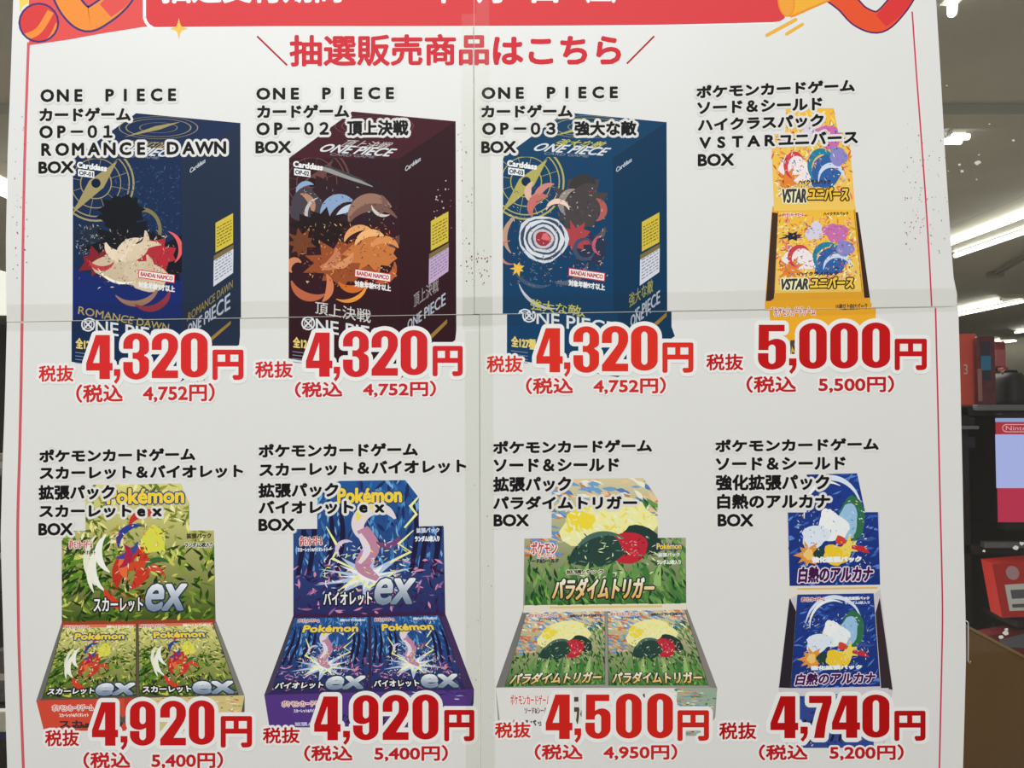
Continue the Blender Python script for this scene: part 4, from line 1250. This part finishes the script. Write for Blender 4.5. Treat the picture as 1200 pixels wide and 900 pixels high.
TUBE = principled('fluorescent_tube', (255, 253, 246), .4, emit=((255, 252, 240), 5.0))
HOUS = principled('lamp_housing', (226, 224, 212), .5)
def lamp(x, y0, y1, label, n=2, gap=.085, wide=.26, tilt=0.0):
    """twin-tube batten running back from the window"""
    yc = (y0 + y1) / 2
    t = tag(empty('fluorescent_lamp', (x, yc, H)), label, 'lamp', 'fluorescent ceiling lamps')
    h = MB()
    z1, z0 = H - .001, H - .05
    prof = [(-wide / 2, z1), (-wide / 2 * .55, z0), (wide / 2 * .55, z0), (wide / 2, z1)]
    h.prism([(x + a + tilt * (y0 - yc), y0, z) for a, z in prof], [(x + a + tilt * (y1 - yc), y1, z) for a, z in prof])
    h.build('lamp_housing', HOUS, t)
    for k in range(n):
        xx = x + (k - (n - 1) / 2) * gap
        MB().tube([(xx + tilt * (y0 + .05 - yc), y0 + .05, z0 - .03), (xx + tilt * (y1 - .05 - yc), y1 - .05, z0 - .03)], .02, 10).build('tube', TUBE, t, True)
        for q in (y0 + .06, y1 - .06):
            xq = xx + tilt * (q - yc)
            MB().box((xq - .012, q - .015, z0 - .03), (xq + .012, q + .015, z0)).build('tube_holder', HOUS, t)
    return t
def where(px, py, z=H - .08):
    r = ray(px, py)
    k = (z - CAM.z) / r.z
    return CAM + r * k
a_, b_ = where(1116, 294), where(1200, 261)
xm = (a_.x + b_.x) / 2
lamp(xm, b_.y - 1.0, a_.y + .25, 'twin tube ceiling lamp nearest above the poster edge, the longest bright streak', gap=.34, wide=.6)
a_, b_ = where(1124, 366), where(1190, 352)
lamp((a_.x + b_.x) / 2, b_.y, a_.y + 1.2, 'twin tube ceiling lamp just above the red box', gap=.3, wide=.5)
a_, b_ = where(1178, 390), where(1215, 385)
lamp(a_.x + .3, b_.y - .6, a_.y, 'far ceiling lamp above the black bags, higher of two', gap=.3, wide=.5)
a_, b_ = where(1178, 414), where(1215, 405)
lamp(min(XW - .5, a_.x), min(YB - 2.6, b_.y), min(YB - .5, a_.y + 1.5), 'farthest ceiling lamp low above the black bags', gap=.3, wide=.5)
a_, b_ = where(0, 222), where(-60, 180)
lamp(a_.x + .02, b_.y - .6, a_.y + .3, 'twin tube ceiling lamp beside the poster edge that carries the striped ball', gap=.12, wide=.4)
a_ = where(-40, 330)
lamp(a_.x, a_.y - 1.6, a_.y + 1.6, 'far ceiling lamp over the white header board', gap=.2, wide=.5)
# short tubes near the window: added twin imitates a pane reflection; single spot
def short_tubes(px, py, ang, L, label, n=2):
    c = where(px, py, H - .05)
    t = tag(empty('short_tube_set', (c.x, c.y, H)), label, 'lamp')
    d = Vector((math.cos(ang), math.sin(ang), 0))
    e = Vector((-d.y, d.x, 0))
    for k in range(n):
        o_ = c + e * (.028 * (k - (n - 1) / 2) * 2.4)
        MB().tube([o_ - d * L / 2, o_ + d * L / 2], .016, 10).build('tube', TUBE, t, True)
    MB().box((c.x - .035, c.y - .035, H - .036), (c.x + .035, c.y + .035, H - .001), bev=.008).build('tube_mount', HOUS, t)
short_tubes(1121, 163, 0.0, .085, 'two short stacked tubes standing in for a reflection in the pane')
short_tubes(1116, 6, math.radians(60), .12, 'small single lamp at the top beside the poster', 1)

# conduit under the ceiling
a_, b_ = where(1166, 322, H - .03), where(1210, 296, H - .03)
cd = MB()
for k in (-.03, .03): cd.tube([a_ + Vector((k, 0, 0)), b_ + Vector((k, 0, 0))], .012, 8)
cd.box((a_.x - .07, a_.y - .05, H - .06), (a_.x + .07, a_.y + .05, H - .001), bev=.01)
tag(cd.build('cable_conduit', principled('conduit_grey', (150, 150, 148), .5)), 'pair of thin grey conduits along the ceiling', 'pipe')

# --- dark shelving with the screen
DARK = principled('dark_shelf', (40, 36, 37), .5, noise=(12, .2))
RAIL = principled('shelf_rail', (132, 134, 138), .4, .3)
YS = 1.5
def X(px, d=YS): return at(px, 450, d).x
def Z(py, d=YS): return at(600, py, d).z
rk = tag(empty('shelf_rack', ((X(1128) + X(1300)) / 2, YS + .2, 0)), 'dark display rack standing behind the screen', 'shelf')
x0, x1 = X(1126), X(1320)
MB().box((x0, YS + .42, 0), (x1, YS + .45, Z(478))).build('back_panel', DARK, rk)
for xx in (x0, x1 - .03): MB().box((xx, YS + .02, 0), (xx + .03, YS + .42, Z(478))).build('side_panel', DARK, rk)
for py in (476, 640, 960):
    MB().box((x0, YS + .02, Z(py) - .025), (x1, YS + .42, Z(py))).build('shelf_board', DARK, rk)
for py, a_ in ((476, 1144), (637, 1150)):
    MB().box((X(a_), YS - .002, Z(py) - .012), (x1, YS + .02, Z(py) + .004), bev=.002).build('price_rail', RAIL, rk)
MB().box((X(1122), YS - .01, Z(503)), (X(1144), YS + .02, Z(499)), bev=.002).build('price_rail', RAIL, rk)
for zz in (489, 512): MB().box((X(1118), YS + .01, Z(zz) - .03), (X(1144), YS + .03, Z(zz))).build('tray', DARK, rk)

# screen
BEZ = principled('screen_bezel', (30, 30, 32), .35)
scr = tag(empty('screen', (X(1235), YS - .05, Z(632))), 'lit upright screen with a red band over pale blue', 'screen')
MB().box((X(1160), YS - .05, Z(618)), (X(1310), YS - .012, Z(484)), bev=.004).build('screen_casing', BEZ, scr)
MB().box((X(1215), YS - .045, Z(640)), (X(1255), YS - .016, Z(617)), bev=.004).build('screen_stand', BEZ, scr)
def glow(name, c, s): return principled(name, (20, 20, 20), .4, emit=(c, s))
def panel(name, px0, py0, px1, py1, d, mat, par, th=.0015):
    return MB().box((X(px0, d), d, Z(py1, d)), (X(px1, d), d + th, Z(py0, d))).build(name, mat, par)
yd = YS - .0516
panel('display_area', 1166, 490, 1304, 509, yd, glow('screen_red', (196, 40, 60), .75), scr)
panel('display_area', 1165.4, 509, 1304, 572, yd, glow('screen_blue', (172, 182, 236), .95), scr)
panel('display_area', 1166.4, 572, 1304, 612, yd, glow('screen_rose', (206, 44, 82), .75), scr)
panel('display_area', 1165.6, 490, 1304, 494.5, yd - .0006, glow('screen_edge', (160, 180, 230), .8), scr, .0008)
lg = MB()
lm = glow('screen_white', (240, 200, 206), .7)
LX0, LX1, LZ0, LZ1 = X(1173, yd), X(1222, yd), Z(506.5, yd), Z(497, yd)
r_ = (LZ1 - LZ0) / 2
ring_o = [(LX1 - r_ + r_ * math.cos(t), (LZ0 + LZ1) / 2 + r_ * math.sin(t)) for t in [math.radians(-90 + 18 * k) for k in range(11)]] + [(LX0 + r_ + r_ * math.cos(t), (LZ0 + LZ1) / 2 + r_ * math.sin(t)) for t in [math.radians(90 + 18 * k) for k in range(11)]]
q = [(x, yd - .0012, z) for x, z in ring_o]
cx_, cz_ = (LX0 + LX1) / 2, (LZ0 + LZ1) / 2
inn = [(cx_ + (x - cx_) * .965, yd - .0012, cz_ + (z - cz_) * .80) for x, z in ring_o]
n_ = len(q)
lg.add(q + inn, [(i, (i + 1) % n_, n_ + (i + 1) % n_, n_ + i) for i in range(n_)])
vs_, fs_ = layout('Nintendo')
lg.add([(LX0 + r_ * .9 + (LX1 - LX0 - 1.8 * r_) * a, yd - .0012, LZ1 - .0045 - (LZ1 - LZ0 - .009) * b_) for a, b_ in vs_], fs_)
lg.build('lettering', lm, scr)

# boxes and bags on the rack's top
RB = principled('red_card', (236, 96, 78), .5, noise=(30, .05))
zt = Z(476) + .001
t = tag(empty('carton', (X(1136), YS + .1, zt)), 'salmon red carton standing beside the poster edge', 'box')
MB().box((X(1116, YS + .06), YS + .06, zt), (X(1146, YS + .06), YS + .22, Z(391, YS + .06)), bev=.004).build('carton_body', RB, t)
gl = MB()
vs_, fs_ = layout('3')
gl.add([(X(1129.6, YS + .06) + .011 * a, YS + .0592, Z(427, YS + .06) - .027 * b_) for a, b_ in vs_], fs_)
gl.build('lettering', principled('card_white', (226, 206, 200), .5), t)
t = tag(empty('gadget_package', (X(1158), YS + .06, zt)), 'dark boxed gadget with a blue panel and rosy rim', 'box')
d_ = YS + .03
MB().box((X(1146.5, d_), d_, zt), (X(1168, d_), d_ + .018, Z(394, d_)), bev=.004).build('package_body', principled('gadget_card', (108, 52, 62), .5, noise=(40, .25)), t)
MB().box((X(1150.5, d_), d_ - .001, Z(446, d_)), (X(1161, d_), d_ + .002, Z(400, d_))).build('picture_panel', principled('gadget_dark', (58, 60, 72), .4), t)
MB().box((X(1150, d_), d_ - .002, Z(434, d_)), (X(1161.5, d_), d_ + .002, Z(417, d_)), bev=.001).build('blue_panel', principled('gadget_blue', (58, 128, 168), .4), t)
MB().box((X(1146.5, d_), d_ - .0015, Z(470, d_)), (X(1150.5, d_), d_ + .002, Z(432, d_))).build('pale_strip', principled('gadget_pale', (170, 120, 112), .5), t)
t = tag(empty('hanging_package', (X(1175), YS + .3, zt)), 'rosy blister pack rising behind the black bags', 'package')
d_ = YS + .24
pk = principled('rosy_card', (160, 62, 70), .5, noise=(45, .35))
MB().box((X(1163, d_), d_, zt), (X(1180, d_), d_ + .04, Z(400, d_)), bev=.004).build('package_body', pk, t)
MB().box((X(1165, d_), d_ - .008, Z(430, d_)), (X(1178, d_), d_, Z(410, d_)), bev=.003).build('blister', principled('blister_pink', (196, 104, 110), .3), t)
def bag(px0, px1, py, d, label, seed):
    t = tag(empty('black_bag', ((X(px0, d) + X(px1, d)) / 2, d, zt)), label, 'bag', 'black bags on the rack')
    a, b_, h = X(px0, d), X(px1, d), Z(py, d) - zt
    m = MB()
    rr = random.Random(seed)
    N, M = 14, 6
    vs = []
    for j in range(M + 1):
        v = j / M
        w = 1 - .16 * v ** 2 - (.14 if j == M else 0)
        for k in range(N):
            an = 2 * math.pi * k / N
            c_, s_ = math.cos(an), math.sin(an)
            f = (abs(c_) ** 4 + abs(s_) ** 4) ** -.25
            vs.append(((a + b_) / 2 + (b_ - a) / 2 * w * c_ * f, d + .07 + .055 * w * s_ * f, zt + h * v + rr.uniform(-.003, .003) * (0 < j < M)))
    fs = [(j * N + k, j * N + (k + 1) % N, (j + 1) * N + (k + 1) % N, (j + 1) * N + k) for j in range(M) for k in range(N)] + [tuple(range(N - 1, -1, -1)), tuple(M * N + k for k in range(N))]
    m.add(vs, fs).build('bag_body', principled('bag_black', (40, 40, 42), .55), t, True)
    MB().tube([((a + b_) / 2 - .02, d + .06, zt + h * .97), ((a + b_) / 2 - .015, d + .055, zt + h * 1.06), ((a + b_) / 2 + .015, d + .055, zt + h * 1.06), ((a + b_) / 2 + .02, d + .06, zt + h * .97)], .004, 8).build('bag_handle', BEZ, t, True)
bag(1167, 1186, 434, YS + .14, 'black soft bag beside the dark boxed gadget', 1)
bag(1188, 1214, 436, YS + .03, 'black soft bag on the far side of the small orange tag', 2)
bt = MB().box((X(1182, YS + .18), YS + .2, Z(442, YS + .18)), (X(1188, YS + .18), YS + .23, Z(430, YS + .18)), bev=.003)
bt.box((X(1184, YS + .18), YS + .205, zt), (X(1186, YS + .18), YS + .225, Z(441, YS + .18)))
tag(bt.build('price_tag', principled('tag_orange', (150, 72, 58), .5)), 'small orange tag between the two black bags', 'tag')

# red game cases on the lower shelf, leaning back
def case(px, py, label, tilt, z0):
    quad = [at(*p_, YS + .02 + dd) for p_, dd in zip(px, py)]
    return quad
gd = YS - .10
t = tag(empty('game_package', (X(1190), gd, Z(725, gd))), 'red boxed package with a white label below the screen', 'box')
fr = [at(1162.6, 661, gd + .03), at(1222, 656, gd + .03), at(1232, 722, gd), at(1174.5, 724, gd)]
MB().prism(fr, [v + Vector((0, .045, .004)) for v in fr]).build('package_body', principled('game_red', (226, 52, 46), .4), t)
def onq(u, v, lift=.0012):
    p_ = fr[0].lerp(fr[1], u).lerp(fr[3].lerp(fr[2], u), v)
    return p_ + Vector((0, -lift, 0))
def qpanel(name, u0, u1, v0, v1, c, lift=.0012):
    f = [onq(u0, v0, lift), onq(u1, v0, lift), onq(u1, v1, lift), onq(u0, v1, lift)]
    MB().prism(f, [p_ + Vector((0, .001, 0)) for p_ in f]).build(name, principled(name, c, .4), t)
qpanel('white_label', .17, .95, .40, .88, (250, 248, 240))
qpanel('blue_label', .62, .95, .03, .34, (150, 172, 200))
qpanel('picture_panel', .26, .60, .50, .66, (120, 112, 124), .0018)
qpanel('barcode_strip', .24, .90, .76, .82, (110, 108, 110), .0018)
em = MB()
cc = [(.36 + .13 * math.cos(k * .3142), .19 + .13 * math.sin(k * .3142)) for k in range(20)]
em.prism([onq(u, v, .0018) for u, v in cc], [onq(u, v, .0010) for u, v in cc])
em.build('round_emblem', principled('emblem_pale', (224, 170, 180), .4), t)
t2 = MB()
fr2 = [at(1158, 745, gd + .02), at(1210, 736, gd + .02), at(1222, 790, gd), at(1166, 790, gd)]
t2.prism(fr2, [v + Vector((0, .04, .003)) for v in fr2])
t = tag(empty('game_package', (X(1180), gd, Z(790, gd))), 'dark red package peeping over the brown cardboard box', 'box')
t2.build('package_body', principled('game_dark_red', (128, 40, 46), .45), t)
f = [v + Vector((0, -.0016, 0)) for v in (fr2[0].lerp(fr2[1], .25).lerp(fr2[3], .15), fr2[0].lerp(fr2[1], .9).lerp(fr2[3], .1), fr2[1].lerp(fr2[2], .45), fr2[0].lerp(fr2[3], .5).lerp(fr2[1], .3))]
MB().prism(f, [v + Vector((0, .001, 0)) for v in f]).build('picture_panel', principled('game_grey', (120, 116, 128), .4), t)
sb = MB().box((X(1140), gd - .03, Z(793, gd) - .02), (X(1300), YS + .02, Z(793, gd) - .002))
sb.build('shelf_board', DARK, rk)
sb2 = MB().box((X(1150), gd - .02, Z(726, gd) - .014), (X(1300), YS + .02, Z(726, gd)))
sb2.build('shelf_board', DARK, rk)

# brown cardboard box right behind the pane
CB = principled('corrugated_card', (122, 88, 52), .75, noise=(18, .05))
bd = .06
tp = [at(1095, 713, bd), at(1132, 735.5, bd), at(1240, 790, bd)]
z_ = at(1132, 1240, bd).z
fr3 = [tp[0], tp[1], tp[2], Vector((tp[2].x, bd, z_)), Vector((tp[0].x, bd, z_))]
t = tag(empty('cardboard_box', (tp[1].x, bd + .1, z_)), 'plain brown cardboard box with a slanting top edge, beside the poster', 'box')
MB().prism(fr3, [v + Vector((0, .22, 0)) for v in fr3]).build('box_body', CB, t)
e_ = principled('card_edge', (150, 118, 76), .8)
MB().prism([tp[0] + Vector((0, -.001, .0006)), tp[2] + Vector((0, -.001, .0006)), tp[2] + Vector((0, -.001, -.0016)), tp[0] + Vector((0, -.001, -.0016))],
           [tp[0] + Vector((0, .003, .0006)), tp[2] + Vector((0, .003, .0006)), tp[2] + Vector((0, .003, -.0016)), tp[0] + Vector((0, .003, -.0016))]).build('cut_edge', e_, t)
# the low counter that carries it
MBc = MB().box((-1.6, .02, 0), (1.6, .44, z_))
cn = MBc.build('display_counter', principled('counter_grey', (92, 86, 82), .6))
tag(cn, 'low grey counter under the brown cardboard box', 'counter')

# --- past the other edge: dark gondola with white header board
YL = 2.0
lr = tag(empty('shelf_rack', (X(-40, YL), YL + .2, 0)), 'dark shelf with a white header board on top, its glow added', 'shelf')
xa, xb = X(-130, YL), X(16, YL)
zt2 = Z(372, YL)
MB().box((xa, YL + .3, 0), (xb, YL + .34, zt2)).build('back_panel', DARK, lr)
hb = [at(-130, 296, YL), at(-30, 308, YL), at(0, 317, YL), at(16, 324, YL), at(16, 368.5, YL), at(0, 368.5, YL), at(-130, 366, YL)]
MB().prism(hb, [v + Vector((0, .03, 0)) for v in hb]).build('header_board', principled('header_white', (240, 238, 228), .5, emit=((246, 244, 232), .8)), lr)  # emission added to lift the board to bright white
for py in (372, 560, 700, 833, 880):
    MB().box((xa, YL + .03, Z(py, YL) - .02), (xb, YL + .3, Z(py, YL))).build('shelf_board', DARK, lr)
MB().box((xa, YL - .0, Z(858, YL)), (xb, YL + .03, Z(834, YL)), bev=.004).build('price_rail', principled('rail_white', (222, 220, 206), .5), lr)
MB().box((xa, YL + .002, Z(868, YL)), (xb, YL + .03, Z(859, YL)), bev=.002).build('price_rail', principled('rail_blue', (44, 44, 96), .5), lr)
for i, (p0, p1, py0, py1, c, lb) in enumerate(((-22, 9, 533, 560, (170, 160, 150), 'pale boxed goods on the dark shelf, upper one'), (-16, 7, 612, 699, (84, 78, 76), 'grey boxed goods on the dark shelf, middle one'), (-16, 8, 770, 832, (110, 104, 102), 'grey boxed goods standing on the white rail shelf'))):
    t = tag(empty('goods_box', (X((p0 + p1) / 2, YL), YL + .1, Z(py1, YL))), lb, 'box')
    MB().box((X(p0, YL), YL + .06, Z(py1, YL) + .0005), (X(p1, YL), YL + .2, Z(py0, YL)), bev=.004).build('box_body', principled('goods_card', c, .5, noise=(60, .3)), t)
    MB().box((X(p0 + 6, YL), YL + .058, Z((py0 + py1) / 2 + 4, YL)), (X(p1 - 6, YL), YL + .061, Z((py0 + py1) / 2 - 4, YL))).build('label', principled('goods_label', (206, 200, 196), .5), t)
